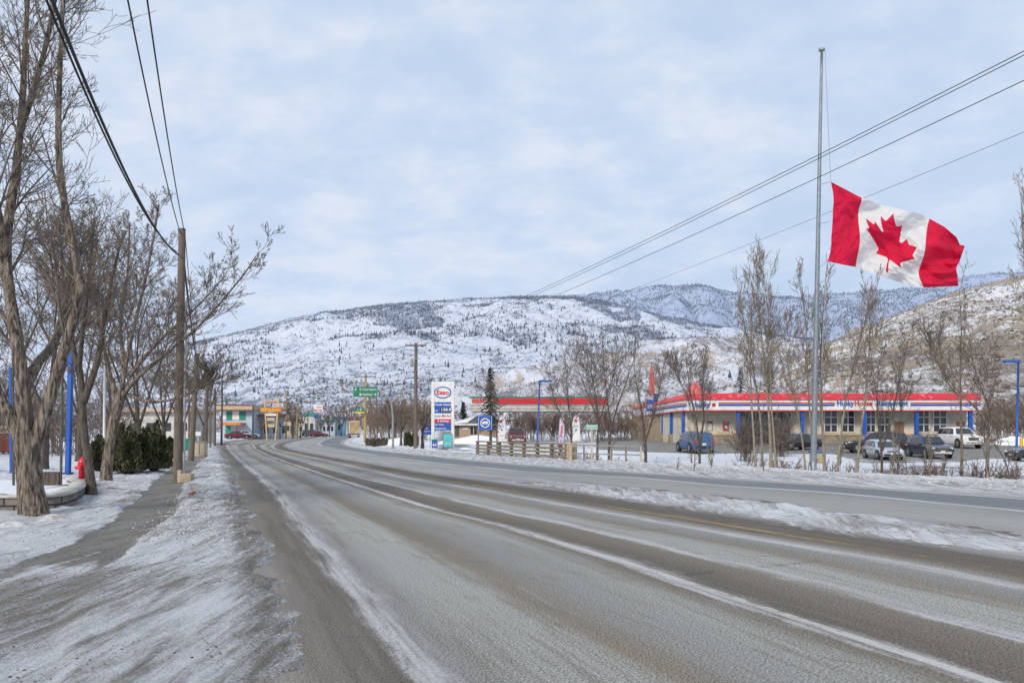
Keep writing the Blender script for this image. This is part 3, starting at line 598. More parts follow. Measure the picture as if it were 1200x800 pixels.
# big cottonwood by the planter
Y = 16.9; g0 = G(X_(40, Y), Y); bz = (X_(40, Y), Y, g0)
tree('old_cottonwood_tree', 'huge rough-barked bare tree forking low beside the block planter wall', bz, [
  ([(bz[0], Y, g0-.1)]+pp(Y, (35, 565), (32, 535), (32, 505)), .235, .225, 2, 0),
  (pp(Y, (31, 520), (29, 480, -.1), (27, 440, -.2), (20, 400, -.2), (10, 340), (4, 290), (14, 235, .2), (22, 175, .4), (27, 110, .5), (30, 40, .5), (36, -60, .6)), .165, .035, .2),
  (pp(Y, (38, 525), (52, 490), (62, 455), (70, 425), (84, 385, -.2), (98, 335, -.3), (84, 285, -.2), (73, 235), (68, 175), (69, 110), (72, 40), (78, -60)), .14, .028, .2),
  (pp(Y, (30, 525), (14, 492), (-2, 462), (-20, 420), (-45, 350, .5), (-60, 270, 1)), .15, .035, .3),
  (pp(Y, (29, 455, -.1), (44, 425, .3), (62, 405, .8), (76, 370, 1.2), (80, 330, 1.4), (95, 290, 1.6)), .12, .05, .15),
  (pp(Y, (22, 160, .4), (38, 110), (55, 50), (66, -10), (80, -70)), .07, .03, .1),
  (pp(Y, (8, 300), (-4, 240, -.3), (-12, 170, -.5), (-18, 80, -.6)), .09, .03, .1),
  ], 22, 2.7, 11, maxlev=4, nch=(0, 6, 4, 3, 2), shr=.56, bark='bark', twig='twig', flare=.42, roughen=.09, wig=.15, up=.07, k=22, sides0=18, rmin=.0045, upd=.7)
# burls on it
# second dark leaning trunk
Y = 21.8; g0 = G(X_(108, Y), Y); bz = (X_(108, Y), Y, g0)
tree('dark_leaning_tree', 'thin dark scarred tree leaning beside the red hydrant', bz, [
  ([(bz[0], Y, g0-.1)]+pp(Y, (106, 560), (101, 525), (97, 490), (96, 455), (92, 425)), .13, .08, .75, .5),
  (pp(Y, (98, 470), (108, 445), (116, 415), (122, 380, .5), (130, 330, .8), (142, 280, 1)), .10, .03, .2),
  (pp(Y, (94, 440), (86, 410), (78, 375), (74, 330, .6), (70, 260, .8)), .09, .03, .1),
  (pp(Y, (93, 430), (97, 385, -.4), (104, 330, -.8), (110, 260, -1)), .07, .025, .1),
  ], 22, 2.0, 12, maxlev=4, nch=(0, 6, 4, 3, 2), bark='bark_dark', twig='twig', flare=.3, roughen=.05, rmin=.005)
Y = 27.5; g0 = G(X_(124, Y), Y); bz = (X_(124, Y), Y, g0)
tree('spreading_roadside_tree', 'bare spreading tree reaching its boughs over the path beside the evergreens', bz, [
  ([(bz[0], Y, g0-.1)]+pp(Y, (126, 540), (131, 505), (138, 475), (144, 458)), .175, .155, 2, 0),
  (pp(Y, (142, 465), (158, 445, -.5), (180, 425, -1), (205, 405, -1.5), (232, 385, -1.8), (262, 350, -2), (288, 320, -2.2), (300, 300, -2.3)), .085, .016, .2),
  (pp(Y, (144, 460), (175, 472, -.4), (205, 468, -.6), (235, 455, -.8), (262, 440, -.8)), .075, .02, .2),
  (pp(Y, (142, 462), (148, 420), (158, 380), (170, 330, .5), (180, 280, 1), (186, 240, 1)), .08, .03, .15),
  (pp(Y, (138, 470), (128, 435), (118, 395), (112, 350), (108, 290, .6)), .09, .03, .15),
  (pp(Y, (152, 440), (185, 400, .6), (215, 375, 1), (245, 345, 1.4), (262, 325, 1.6)), .08, .02, .15),
  (pp(Y, (146, 430), (140, 380, 1), (150, 320, 1.5), (152, 262, 2)), .09, .025, .15),
  ], 20, 2.4, 13, maxlev=4, nch=(0, 6, 5, 3, 2), bark='bark', twig='twig', flare=.3, roughen=.06, rmin=.006, wig=.14)
# trees further back on the left: one crown for each
LT = [(-8, 34, 250, 'bare tree behind the cottonwood at the left edge of the picture'), (52, 36, 235, 'bare tree rising behind the tall blue post'), (92, 45, 300, 'bare tree behind the dark leaning trunk'), (22, 48, 330, 'bushy bare tree behind the low sign board'),
      (160, 40, 330, 'bare tree directly behind the dark evergreens'), (190, 52, 375, 'small bare tree between the evergreens and the wooden pole'), (212, 62, 392, 'bare tree behind the first wooden utility pole'), (238, 75, 405, 'bare tree over the brown sign by the path'), (130, 62, 350, 'bare tree far behind the white flagpole')]
for i, (px, Yd, ty, lb) in enumerate(LT):
    x = X_(px, Yd); g0 = G(x, Yd); top = Z_(ty, Yd); rnd = random.Random(50+i); h = top-g0
    st = [([(x, Yd, g0-.1), (x+.1, Yd, g0+h*.18), (x+.1, Yd, g0+h*.25)], .15, .12, 2, 0)]
    for j in range(4):
        a = j*1.57+rnd.random(); s_ = h*.24
        st.append(([(x+.1, Yd, g0+h*.2), (x+s_*.35*math.cos(a), Yd+s_*.35*math.sin(a), g0+h*.42), (x+s_*.8*math.cos(a), Yd+s_*.8*math.sin(a), g0+h*.7), (x+s_*math.cos(a+.3), Yd+s_*math.sin(a+.3), g0+h*rnd.uniform(.85, 1.0))], .075, .018, .15))
    tree('bare_tree', lb, (x, Yd, g0), st, 13, h*.30, 60+i, maxlev=4, nch=(0, 5, 3, 2, 1), bark='bark_dark', twig='twig', rmin=.006+Yd*.00008, group='bare trees behind the left verge')

# ---------------------------------------------------------------- trees between the road and the restaurant
def slender(name, lb, px, Yd, path, r0, seed, n1=24, L1=1.6, bark='bark_pale', twig='twig_pale', extra=(), nch=(0, 6, 3, 2), spread=(16, 38), upd=1.0, up=.12, rmin=.0075, group='bare trees between the road and the restaurant', tb=.25, maxlev=3, z0=None):
    x = X_(px, Yd); g0 = G(x, Yd) if z0 is None else z0; n1 = int(n1*1.2); L1 *= random.Random(seed).uniform(1.1, 1.6); spread = (spread[0], spread[1]+random.Random(seed+9).uniform(-4, 14)); st = [([(x, Yd, g0-.25)]+pp(Yd, *path), r0*.66, .010, tb)]
    for e in extra: st.append((pp(Yd, *e[0]), e[1]*.7, .010, .12, e[2] if len(e) > 2 else 1))
    return tree(name, lb, (x, Yd, g0), st, n1, L1, seed, maxlev=maxlev, nch=nch, bark=bark, twig=twig, rmin=rmin, up=up, spread=spread, upd=upd, group=group, flare=.25, wig=.10)
# clump behind the railing (dark)
G1 = 'dark bare trees behind the bridge railing'
slender('bare_tree', 'dark bare tree behind the tan concrete post of the railing', 671, 56, [(670, 520), (668, 490), (665, 460), (663, 430), (660, 408)], .14, 301, bark='bark_dark', twig='twig', L1=2.1, extra=[([(670, 515), (650, 470), (640, 430)], .07)], group=G1, spread=(25, 55))
slender('bare_tree', 'dark forked bare tree just right of the mint green road sign', 700, 54, [(700, 520), (701, 490), (697, 455), (690, 425), (686, 404)], .17, 302, bark='bark_dark', twig='twig', L1=2.3, extra=[([(701, 500), (712, 460), (722, 430), (728, 405)], .09), ([(700, 490), (684, 450), (672, 420)], .08)], group=G1, spread=(25, 55))
slender('bare_tree', 'dark bare tree leaning right behind the metal railing', 713, 54, [(714, 510), (722, 480), (733, 450), (742, 425), (748, 402)], .18, 303, bark='bark_dark', twig='twig', L1=2.4, extra=[([(716, 505), (712, 470), (708, 435), (706, 402)], .09)], group=G1, spread=(25, 55))
slender('bare_tree', 'dark bare tree at the right end of the metal railing', 756, 50, [(757, 520), (753, 490), (748, 460), (742, 430), (744, 405)], .22, 304, bark='bark_dark', twig='twig', L1=2.1, extra=[([(757, 515), (768, 480), (774, 450), (778, 425)], .09)], group=G1, spread=(25, 50))
slender('bare_tree', 'forked bare tree in front of the parked blue minivan', 820, 46, [(820, 530), (818, 505), (811, 470), (806, 440), (803, 412)], .17, 305, bark='bark_dark', twig='twig', L1=1.9, extra=[([(820, 522), (825, 490), (823, 455), (826, 415)], .10), ([(812, 475), (796, 445), (786, 425)], .05)], spread=(22, 50))
P1 = [ # poplars
 (886, 38.2, [(884, 520), (881, 480), (879, 430), (880, 370), (884, 305)], .10, 'tall pale poplar, the leftmost of the clump left of the flagpole'),
 (893, 39.6, [(893, 510), (890, 480), (884, 440), (874, 390), (864, 340)], .12, 'pale poplar leaning left over the restaurant door'),
 (904, 38.0, [(903, 520), (901, 480), (896, 430), (890, 370), (886, 310)], .13, 'thickest upright poplar in the clump left of the flagpole'),
 (910, 37.6, [(907, 510), (903, 470), (903, 420), (900, 360), (893, 315)], .08, 'thin pale poplar, the rightmost of the clump left of the flagpole'),
 (945, 37.3, [(941, 520), (934, 480), (927, 450), (922, 420), (918, 380)], .085, 'pale poplar leaning left just beside the flagpole'),
 (954, 39.2, [(951, 510), (948, 470), (946, 430), (944, 370), (938, 320)], .10, 'poplar standing right behind the flagpole'),
 (967, 37.4, [(965, 520), (963, 480), (961, 430), (964, 370), (968, 318)], .14, 'dark based poplar just right of the flagpole'),
 (980, 37.0, [(984, 520), (990, 475), (998, 440), (1010, 390), (1024, 345)], .10, 'poplar leaning right across the restaurant sign'),
 (1003, 36.8, [(1007, 520), (1013, 475), (1017, 430), (1020, 390), (1018, 350)], .11, 'pale poplar standing before the silver hatchback'),
]
for i, (px, Yd, path, r0, lb) in enumerate(P1): slender('poplar_tree', lb, px, Yd, path, r0, 320+i, n1=26, L1=1.9, tb=.30)
slender('bare_tree', 'V-forked dark tree in front of the silver hatchback', 1034, 39, [(1033, 528), (1030, 505), (1027, 470), (1030, 430)], .12, 340, bark='bark_dark', twig='twig', L1=1.7, extra=[([(1034, 528), (1042, 500), (1050, 465), (1058, 430), (1064, 400)], .08)], n1=16)
slender('bare_tree', 'straight dark trunk rising in front of the white SUV', 1127, 40, [(1127, 520), (1126, 480), (1125, 430), (1127, 380), (1124, 340)], .13, 341, bark='bark', twig='twig_pale', L1=2.2, n1=16, tb=.35, extra=[([(1127, 470), (1112, 450), (1098, 425), (1090, 405)], .06)])
slender('bare_tree', 'crooked grey tree with a bough reaching left over the white SUV', 1157, 33, [(1157, 540), (1159, 500), (1160, 475), (1166, 450), (1172, 425)], .16, 342, bark='bark', twig='twig', L1=1.5, n1=18, extra=[([(1159, 500), (1150, 485), (1136, 470), (1122, 458), (1108, 440), (1100, 425)], .09), ([(1160, 478), (1148, 450), (1140, 425), (1136, 395)], .06)], spread=(25, 60))
slender('bare_tree', 'dead stump limb leaning right at the edge of the ditch', 1188, 32, [(1180, 545), (1172, 528), (1166, 520)], .09, 343, bark='bark_dark', twig='twig', L1=.8, n1=12)
slender('tall_bare_tree', 'tall tree with pale twigs at the right edge of the picture', 1216, 30, [(1214, 500), (1212, 430), (1206, 360), (1200, 300), (1196, 225)], .16, 344, n1=30, L1=1.9, tb=.35, spread=(20, 50), group=None)
slender('bare_tree', 'twiggy bare tree in front of the brown restaurant door', 1052, 47, [(1054, 520), (1056, 480), (1052, 450), (1056, 415)], .07, 345, bark='bark', twig='twig', n1=20, L1=1.5)
# saplings and brush in the ditch: each shrub its own thing
def shrub(name, lb, x, y, h, w_, n, seed, twig='twig_red', rmin=.008, group=None, parent=None, z=None):
    rnd = random.Random(seed); g0 = G(x, y) if z is None else z; o = []
    for i in range(n):
        a = rnd.uniform(0, 6.283); e = rnd.uniform(.15, 1.0); d = np.array([math.cos(a)*e*w_/h, math.sin(a)*e*w_/h, 1.0]); d /= np.linalg.norm(d)
        grow(o, np.array([x+rnd.gauss(0, w_*.22), y+rnd.gauss(0, w_*.22), g0-.05]), d, h*rnd.uniform(.6, 1.1), .014, 1, 3, rnd, .03, .16, (0, 3, 2, 0), (20, 55), .5)
    root = thing(name, lb, 'shrub', (x, y, g0), group)
    P = {}
    Vs, Fs, n0 = [], [], 0
    for lev, p, r in o: P.setdefault(len(p), []).append((p, r))
    for k, l in P.items():
        V, F = tube_arr(np.stack([q[0] for q in l]), np.maximum(np.stack([q[1] for q in l]), rmin), 3); Vs.append(V); Fs.append(np.array(F)+n0); n0 += len(V)
    fast_mesh('branches', np.concatenate(Vs), np.concatenate(Fs), twig, root, True); return root
SH = [(775, 47, 1.1, 1.9, 'brown tangled shrub beside the end of the metal railing'), (797, 46.5, .8, 1.2, 'low brown shrub left of the tree by the blue minivan'), (868, 43, 1.0, 1.1, 'thin shrub at the foot of the poplar clump'), (930, 42, .9, 1.2, 'sparse shrub between the poplar clump and the flagpole'),
      (1022, 39, .7, 1.0, 'brown shrub below the silver hatchback'), (1050, 37.5, .9, 1.6, 'tangled shrub below the gap between the silver and navy cars'), (1078, 36.5, 1.0, 1.7, 'tangled brown shrub below the navy crossover'), (1100, 37, 1.0, 1.6, 'brown shrub left of the straight dark trunk'), (1118, 35.5, .7, 1.3, 'low shrub at the foot of the straight dark trunk'), (1140, 37, .9, 1.0, 'thin shrub left of the crooked grey tree'), (1180, 36, .9, 1.0, 'shrub behind the leaning dead stump')]
for i, (px, Yd, h, w_, lb) in enumerate(SH): shrub('brush_shrub', lb, X_(px, Yd), Yd, h, w_, 46, 400+i, group='brown shrubs in the ditch')
for i, (px, Yd, h, lb) in enumerate([(833, 44.5, 1.9, 'single thin sapling right of the minivan tree'), (984, 41, 1.8, 'thin sapling between two poplars under the restaurant sign'), (1046, 37, 2.2, 'thin sapling before the navy crossover'), (1088, 37, 2.0, 'thin sapling right of the navy crossover')]):
    slender('sapling', lb, px, Yd, [(px+1, 503+(H-.3-h*.5)*1000/Yd), (px, 503+(H+.4-h)*1000/Yd)], .03, 430+i, n1=12, L1=.7, maxlev=2, group='saplings in the ditch', tb=.3, rmin=.011)
# creek thicket behind the esso forecourt and other far brush: masses
def brush(name, lb, spots, n, h, seed, twig='twig_red', rmin=.02):
    rnd = random.Random(seed); o = []
    for i in range(n):
        px = rnd.uniform(spots[0], spots[1]); Yd = rnd.uniform(spots[2], spots[3]); x = X_(px, Yd); g0 = G(x, Yd)
        a = rnd.uniform(0, 6.283); e = rnd.uniform(0, .5); d = np.array([math.cos(a)*e, math.sin(a)*e, 1.0]); d /= np.linalg.norm(d)
        grow(o, np.array([x, Yd, g0-.1]), d, h*rnd.uniform(.55, 1.1), .035, 1, 3, rnd, .04, .14, (0, 7, 3, 0), (20, 50), .45)
    P = {}; Vs, Fs, n0 = [], [], 0
    for lev, p, r in o: P.setdefault(len(p), []).append((p, r))
    for k, l in P.items():
        V, F = tube_arr(np.stack([q[0] for q in l]), np.maximum(np.stack([q[1] for q in l]), rmin), 3); Vs.append(V); Fs.append(np.array(F)+n0); n0 += len(V)
    return tag(fast_mesh(name, np.concatenate(Vs), np.concatenate(Fs), twig), lb, 'brush', kind='stuff')
brush('creek_thicket', 'dense brown leafless thicket behind the fuel canopy', (600, 770, 118, 150), 330, 4.6, 501)
brush('left_thicket', 'dense brown leafless thicket behind the left verge trees', (-60, 150, 52, 72), 260, 5.0, 502, twig='twig', rmin=.012)
brush('lot_thicket', 'brown leafless thicket beyond the right end of the restaurant', (1146, 1290, 95, 125), 260, 5.5, 503)
brush('junction_thicket', 'brown leafless thicket behind the highway sign', (432, 500, 112, 150), 150, 6.0, 504)
brush('valley_thicket', 'distant leafless trees massed behind the motels', (320, 450, 270, 420), 170, 10, 505, rmin=.05)
brush('motel_thicket', 'distant leafless trees massed behind the left side motels', (180, 330, 190, 260), 120, 8, 506, rmin=.04, twig='twig')

brush('ditch_undergrowth', 'low brown twiggy undergrowth along the snowy ditch below the restaurant lot', (780, 1195, 35.5, 52), 130, .9, 507, rmin=.005)
brush('creek_undergrowth', 'low brown twiggy undergrowth in the creek behind the railings', (640, 770, 50, 58), 90, 1.5, 508, rmin=.007)
# evergreens
def leafy(name, lb, cx, cy, g0, rx, ry, h, n, seed, m='juniper', group=None, lobes=8, size=.16):
    r = np.random.default_rng(seed); root = thing(name, lb, 'shrub', (cx, cy, g0), group)
    # upright feathery plumes: leaf clumps gathered on several leaning spires
    V = []; k = lobes; an = r.uniform(0, 6.28, k); rad = np.sqrt(r.uniform(0, 1, k))*.95; hh = h*(1.0-.55*rad**2)*r.uniform(.45, 1.05, k)
    li = r.integers(0, k, n); tz = r.beta(1.15, 1.1, n); w_ = (.10+.24*r.random(n)**.5)*np.clip(1-tz, .04, 1)**.8*1.25
    a = r.uniform(0, 6.28, n); sh = .75+.25*r.random(n)
    px = rad[li]*np.cos(an[li])*(.55+.45*tz)+w_*np.cos(a)*sh; py = rad[li]*np.sin(an[li])*(.55+.45*tz)+w_*np.sin(a)*sh
    C = np.stack([cx+px*rx, cy+py*ry, g0+.05+tz*hh[li]], -1)
    out = np.stack([np.cos(a)*.55, np.sin(a)*.55, np.full(n, .9)], -1)+r.normal(0, .28, (n, 3)); out /= np.linalg.norm(out, axis=1, keepdims=True)
    side = np.cross(out, r.normal(0, 1, (n, 3))); side /= np.linalg.norm(side, axis=1, keepdims=True)
    s_ = size*r.uniform(.6, 1.4, (n, 1)); Q = np.stack([C-side*s_*.22, C+out*s_*.5+side*s_*.24, C+out*s_*1.1, C+out*s_*.45-side*s_*.26], 1)
    fast_mesh('foliage', Q.reshape(-1, 3), np.arange(n*4).reshape(n, 4), m, root)
    tb = MB()
    for q in range(k): tb.cyl((cx, cy, g0-.1), (cx+rad[q]*math.cos(an[q])*rx*.9, cy+rad[q]*math.sin(an[q])*ry*.9, g0+hh[q]*.7), .05, .02, 6)
    tb.build('stem', 'bark_dark', root); return root
for i, (px, Yd, hw, ty, lb) in enumerate([(117, 34, 13, 515, 'low dark evergreen shrub half hidden behind the spreading tree trunk'), (148, 33, 22, 503, 'tall pointed dark evergreen shrub, the middle one of three'), (181, 34, 20, 496, 'tall dark evergreen shrub nearest the wooden utility pole')]):
    x = X_(px, Yd); g0 = G(x, Yd); leafy('juniper_shrub', lb, x, Yd, g0, hw*Yd/1000*1.15, 1.0, Z_(ty, Yd)-g0+.15, 11000, 600+i, group='dark evergreen shrubs by the path', lobes=26, size=.13)
x = X_(481, 88); leafy('juniper_shrub', 'dark evergreen shrub behind the junction utility pole', x, 88, G(x, 88), 1.1, 1.0, 1.9, 3500, 610, size=.2)
x = X_(441, 89); leafy('low_shrub', 'low spreading dark shrub on the snowy junction island', x, 89, G(x, 89), 1.35, .6, .95, 3500, 611, m='twig', size=.2, lobes=12)
# spruce by the canopy
def spruce(lb, x, y, g0, h, rad, seed, n=26, bare=.25, m='needle'):
    rnd = random.Random(seed); root = thing('spruce_tree', lb, 'tree', (x, y, g0)); tb = MB(); tb.cyl((x, y, g0-.1), (x, y, g0+h), .16, .02, 8); tb.build('trunk', 'bark_dark', root)
    V = []; F = []
    for i in range(n*5):
        f = bare+(1-bare)*(i/(n*5)); a = i*2.4+rnd.random(); L = rad*(1.02-f)**.8*rnd.uniform(.6, 1.15); z = g0+h*f
        for q in range(9):
            s_ = (q+.5)/9; cx = x+math.cos(a)*L*s_; cy = y+math.sin(a)*L*s_; cz = z-L*.35*s_*s_+.05
            for w_ in range(2):
                b_ = len(V); sz = .20*rnd.uniform(.6, 1.3); da = a+rnd.uniform(-.9, .9); dx, dy = math.cos(da)*sz, math.sin(da)*sz
                V += [(cx, cy, cz+.03), (cx+dx*.6-dy*.3, cy+dy*.6+dx*.3, cz-.02), (cx+dx*1.2, cy+dy*1.2, cz-.12), (cx+dx*.5+dy*.3, cy+dy*.5-dx*.3, cz-.08)]; F.append((b_, b_+1, b_+2, b_+3))
    fast_mesh('crown', V, F, m, root); return root
x = X_(575, 86); spruce('dark narrow spruce rising over the left end of the fuel canopy', x, 86, G(x, 86), Z_(431, 86)-G(x, 86), 1.7, 701)
x = X_(543, 128); spruce('small spruce behind the tan house roof', x, 128, .3, Z_(471, 128)-.3, 1.3, 702)
for px, Yd, ty in ((902, 120, 424), (868, 128, 430)):
    x = X_(px, Yd); spruce('dark conifer behind the restaurant roof '+('above the entrance' if px > 880 else 'left of the entrance'), x, Yd, .6, Z_(ty, Yd)-.6, 2.6, 703+px)
x = X_(583, 78); slender('bare_tree', 'bare tree spreading in front of the fuel canopy sign', 583, 78, [(582, 500), (580, 480), (577, 465), (572, 450)], .16, 710, bark='bark_dark', twig='twig', L1=2.6, n1=14, spread=(40, 80), extra=[([(580, 480), (600, 470), (618, 468), (636, 474)], .07), ([(581, 475), (562, 466), (548, 466)], .06)], group=None)
# small trees by the esso pylon and the highway sign
for i, (px, Yd, ty, lb) in enumerate([(534+3, 0, 0, '')][:0]+[(495, 77, 468, 'small bare tree left of the fuel price pylon'), (470, 92, 474, 'bare leaning tree behind the curved sign mast'), (456, 96, 468, 'bare tree right of the yellow pole at the junction'), (462, 100, 462, 'bare tree behind the junction thicket'), (343, 165, 466, 'bare tree behind the restaurant pylon sign'), (328, 160, 470, 'bare street tree left of the yellow-brown pole'), (306, 150, 484, 'small bare street tree in front of the aqua motel'), (386, 215, 484, 'bare street tree left of the second motel sign pole'), (376, 225, 486, 'bare street tree under the second motel sign'), (400, 240, 482, 'bare street tree nearest the truck'), (408, 252, 478, 'bare tree behind the truck'), (352, 175, 480, 'bare street tree right of the restaurant pylon')]):
    x = X_(px, Yd); g0 = G(x, Yd); h = Z_(ty, Yd)-g0; rnd = random.Random(720+i)
    st = [([(x, Yd, g0-.1), (x, Yd, g0+h*.3), (x+.1, Yd, g0+h*.45)], .13+h*.008, .08, .7, .5)]
    for j in range(3):
        a = j*2.1+rnd.random(); s_ = h*.28; st.append(([(x, Yd, g0+h*.3), (x+s_*.5*math.cos(a), Yd+s_*.5*math.sin(a), g0+h*.62), (x+s_*math.cos(a), Yd+s_*math.sin(a), g0+h*.9)], .08, .03, .1))
    tree('street_tree', lb, (x, Yd, g0), st, 11, h*.26, 740+i, maxlev=3, nch=(0, 5, 3, 1), bark='bark_dark', twig='twig' if i % 3 else 'twig_red', rmin=.010+Yd*.00011, group='small bare trees along the far road')
# more dark twiggy trees around the restaurant entrance
for i, (px, Yd, ty) in enumerate([(875, 60, 470), (915, 66, 470)]):
    x = X_(px, Yd); g0 = G(x, Yd); shrub('bushy_tree', 'dark twiggy bush before the restaurant entrance, '+('left one' if i == 0 else 'right one by the dark sedan'), x, Yd, 3.0, 1.5, 60, 760+i, twig='twig', rmin=.014)

# ================================================================ poles and wires
def pole(name, lb, px, Yd, ty, tpx=None, r=.14, m='pole_wood', cross=None, arm=None, group='wooden utility poles', cap=False, base_y=None):
    x = X_(px, Yd); g0 = G(x, Yd); xt = X_(tpx if tpx is not None else px, Yd); zt = Z_(ty, Yd)
    root = thing(name, lb, 'pole', (x, Yd, g0), group)
    mb = MB(); mb.cyl((x, Yd, g0-.15), (xt, Yd, zt), r, r*.72, 14); mb.build('shaft', m, root, smooth=False)
    return root, (xt, Yd, zt)
RD = np.array([-.322, .947, 0])
def crossarm(root, p, half, m='pole_wood', ang=0, dz_=-.35):
    c_, s_ = math.cos(R(ang)), math.sin(R(ang)); mb = MB(); z = p[2]+dz_
    mb.bar((p[0]-half*c_, p[1]-half*s_-.14, z), (p[0]+half*c_, p[1]+half*s_-.14, z), .11, .13); mb.build('crossarm', m, root)
    for f in (-.92, -.5, .5, .92):
        ib = MB(); ib.lathe((p[0]+half*f*c_, p[1]+half*f*s_-.14, z+.06), [(.02, 0), (.05, .04), (.035, .08), (.05, .11), (.02, .16)], 8)
        ib.build('insulator', 'grey_steel', root)
pA, tA = pole('utility_pole', 'nearest tall wooden utility pole standing on the left verge', 208, 28.3, 268, 213.5, r=.155)
mb = MB(); mb.cyl((tA[0]+.14, 28.1, G(tA[0], 28)), (tA[0]+.20, 28.15, 6.0), .03, .03, 6); mb.build('conduit', 'grey_steel', pA)
x = X_(215, 27.6); bx = thing('junction_box', 'small tan box at the foot of the nearest utility pole', 'utility box', (x, 27.6, G(x, 27.6)))
MB().box((x+.12, 27.6, G(x, 27.6)+.13), (.36, .3, .3)).build('cabinet', 'concrete_tan', bx, bevel=.02); MB().box((x-.12, 27.6, G(x, 27.6)+.19), (.1, .16, .4)).build('marker_post', 'beige', bx)
pB, tB = pole('utility_pole', 'second wooden utility pole along the left verge, beside the beige cabinet', 223.5, 47, 414, 231, r=.17)
pC, tC = pole('utility_pole', 'third wooden utility pole on the left, carrying the end of the brown sign', 241, 70, 440, 242.5, r=.16)
pD, tD = pole('utility_pole', 'fourth wooden utility pole along the left verge, thin and short', 251.5, 84, 455, 252, r=.15)
pE, tE = pole('street_light_pole', 'dark street light pole with a short arm right of the wooden poles', 259.5, 100, 448, 260.5, r=.13, m='dark_steel', group=None)
mb = MB(); mb.cyl(tE, (tE[0]+1.3, tE[1], tE[2]+.1), .05, .04, 8); mb.box((tE[0]+1.5, tE[1], tE[2]+.08), (.6, .25, .12)); mb.build('lamp_arm', 'dark_steel', pE)
pF, tF = pole('utility_pole', 'dark wooden pole in front of the aqua motel', 296, 150, 475, 296.5, r=.16, m='bark_dark', group=None)
pG, tG = pole('utility_pole', 'tan wooden pole behind the restaurant pylon sign', 335, 170, 459, 336, r=.17, m='pole_yellow')
pH, tH = pole('utility_pole', 'leaning yellow-brown pole in front of the bare street trees', 347, 165, 474, 349, r=.18, m='pole_yellow')
pI, tI = pole('utility_pole', 'thin dark pole left of the second motel sign', 360.5, 200, 481, 361, r=.13)
pJ, tJ = pole('utility_pole', 'thin dark pole between the second motel sign and the truck', 394, 235, 475, 394, r=.16)
crossarm(pJ, tJ, 1.1)
pK, tK = pole('utility_pole', 'tan wooden pole with crossarm behind the green highway sign', 427.5, 108, 438, 428.5, r=.19, m='pole_yellow', group=None)
crossarm(pK, tK, 1.4)
pL, tL = pole('utility_pole', 'leaning dark pole right of the green highway sign', 440, 150, 465, 433, r=.18)
pM, tM = pole('utility_pole', 'thin dark pole far behind the junction thicket', 442, 170, 455, 441, r=.15)
pN, tN = pole('utility_pole', 'tall wooden utility pole with crossarm left of the fuel price pylon', 487, 76, 402, 487.5, r=.19, group=None)
crossarm(pN, tN, .95, dz_=-.22); mb = MB(); mb.bar((tN[0]-.45, tN[1]-.2, tN[2]-1.4), (tN[0]+.45, tN[1]-.2, tN[2]-1.4), .07); mb.lathe((tN[0]-.33, tN[1]-.35, tN[2]-2.15), [(.13, 0), (.16, .05), (.16, .6), (.1, .68)], 10); mb.build('transformer', 'grey_steel', pN)
pO, tO = pole('utility_pole', 'lone reddish pole standing on the near hillside', 1089, 230, 391, 1091, r=.24, m='bark', group=None)
def wire(lb, a, b_, sag, r=.012, m='black', ext=None, n=40, name='overhead_wire', group=None):
    a = np.array(a, float); b_ = np.array(b_, float)
    t_ = np.linspace(0, 1, n)[:, None]; P = a+(b_-a)*t_; P[:, 2] -= sag*4*(t_[:, 0]*(1-t_[:, 0]))
    V, F = tube_arr(P[None], np.full((1, n), r), 6); o = fast_mesh(name, V, F, m, smooth=True); return tag(o, lb, 'cable', group)
def through(a, px, py, Yd, ext):   # extend the line from a through an observed point
    b_ = np.array(P_(px, py, Yd)); a = np.array(a); return tuple(a+(b_-a)*ext)
tel = (tA[0]-.05, 28.1, Z_(300, 28.3))
wire('thick bundle of black telephone cable sweeping down to the nearest utility pole', (-3.0, 1.5, 8.7), tel, 1.25, r=.026, name='telephone_cable')
wire('second telephone cable lying beside the thick bundle', (-3.08, 1.5, 8.68), (tel[0]-.05, 28.1, tel[2]+.1), 1.28, r=.018, name='telephone_cable')
wire('left one of two thin power wires dropping to the nearest utility pole', (-1.95, 1.5, 9.4), (tA[0]-.03, 28.2, tA[2]-.15), .7, r=.014, group=None)
wire('right one of two thin power wires dropping to the nearest utility pole', (-1.55, 1.5, 9.4), (tA[0]+.03, 28.4, tA[2]-.05), .7, r=.014, group=None)
wire('upper wire between the first and second utility poles', (tA[0]+.05, 28.4, tA[2]-.1), (tB[0], 47, tB[2]-.1), .35, r=.014)
wire('telephone cable between the first and second utility poles', (tA[0], 28.4, tel[2]), (tB[0], 47, tB[2]-.5), .3, r=.035)
wire('telephone cable between the second and third utility poles', (tB[0], 47, tB[2]-.4), (tC[0], 70, tC[2]-.3), .3, r=.03)
wire('wire between the third and fourth utility poles', (tC[0], 70, tC[2]-.3), (tD[0], 84, tD[2]-.3), .2, r=.03)
for i, (px, py, off, zz_, lb) in enumerate([(1200, 31, -.8, 0, 'top wire crossing the sky behind the flagpole'), (1200, 36, -.3, 0, 'wire running close beneath the top wire across the sky'), (1200, 66, .6, -.1, 'lower wire of the upper three crossing the sky')]):
    a = (tN[0]+off, 75.8, tN[2]-.05+zz_); b0 = np.array(P_(px, py, 16.5+i*.2)); bb = tuple(np.array(a)+(b0-np.array(a))*1.25)
    wire(lb, a, bb, .75, r=.009)
wire('lowest thin wire crossing the sky behind the flag', P_(560, 396, 190), P_(1260, 130, 39.5), 1.2, r=.012, n=80)

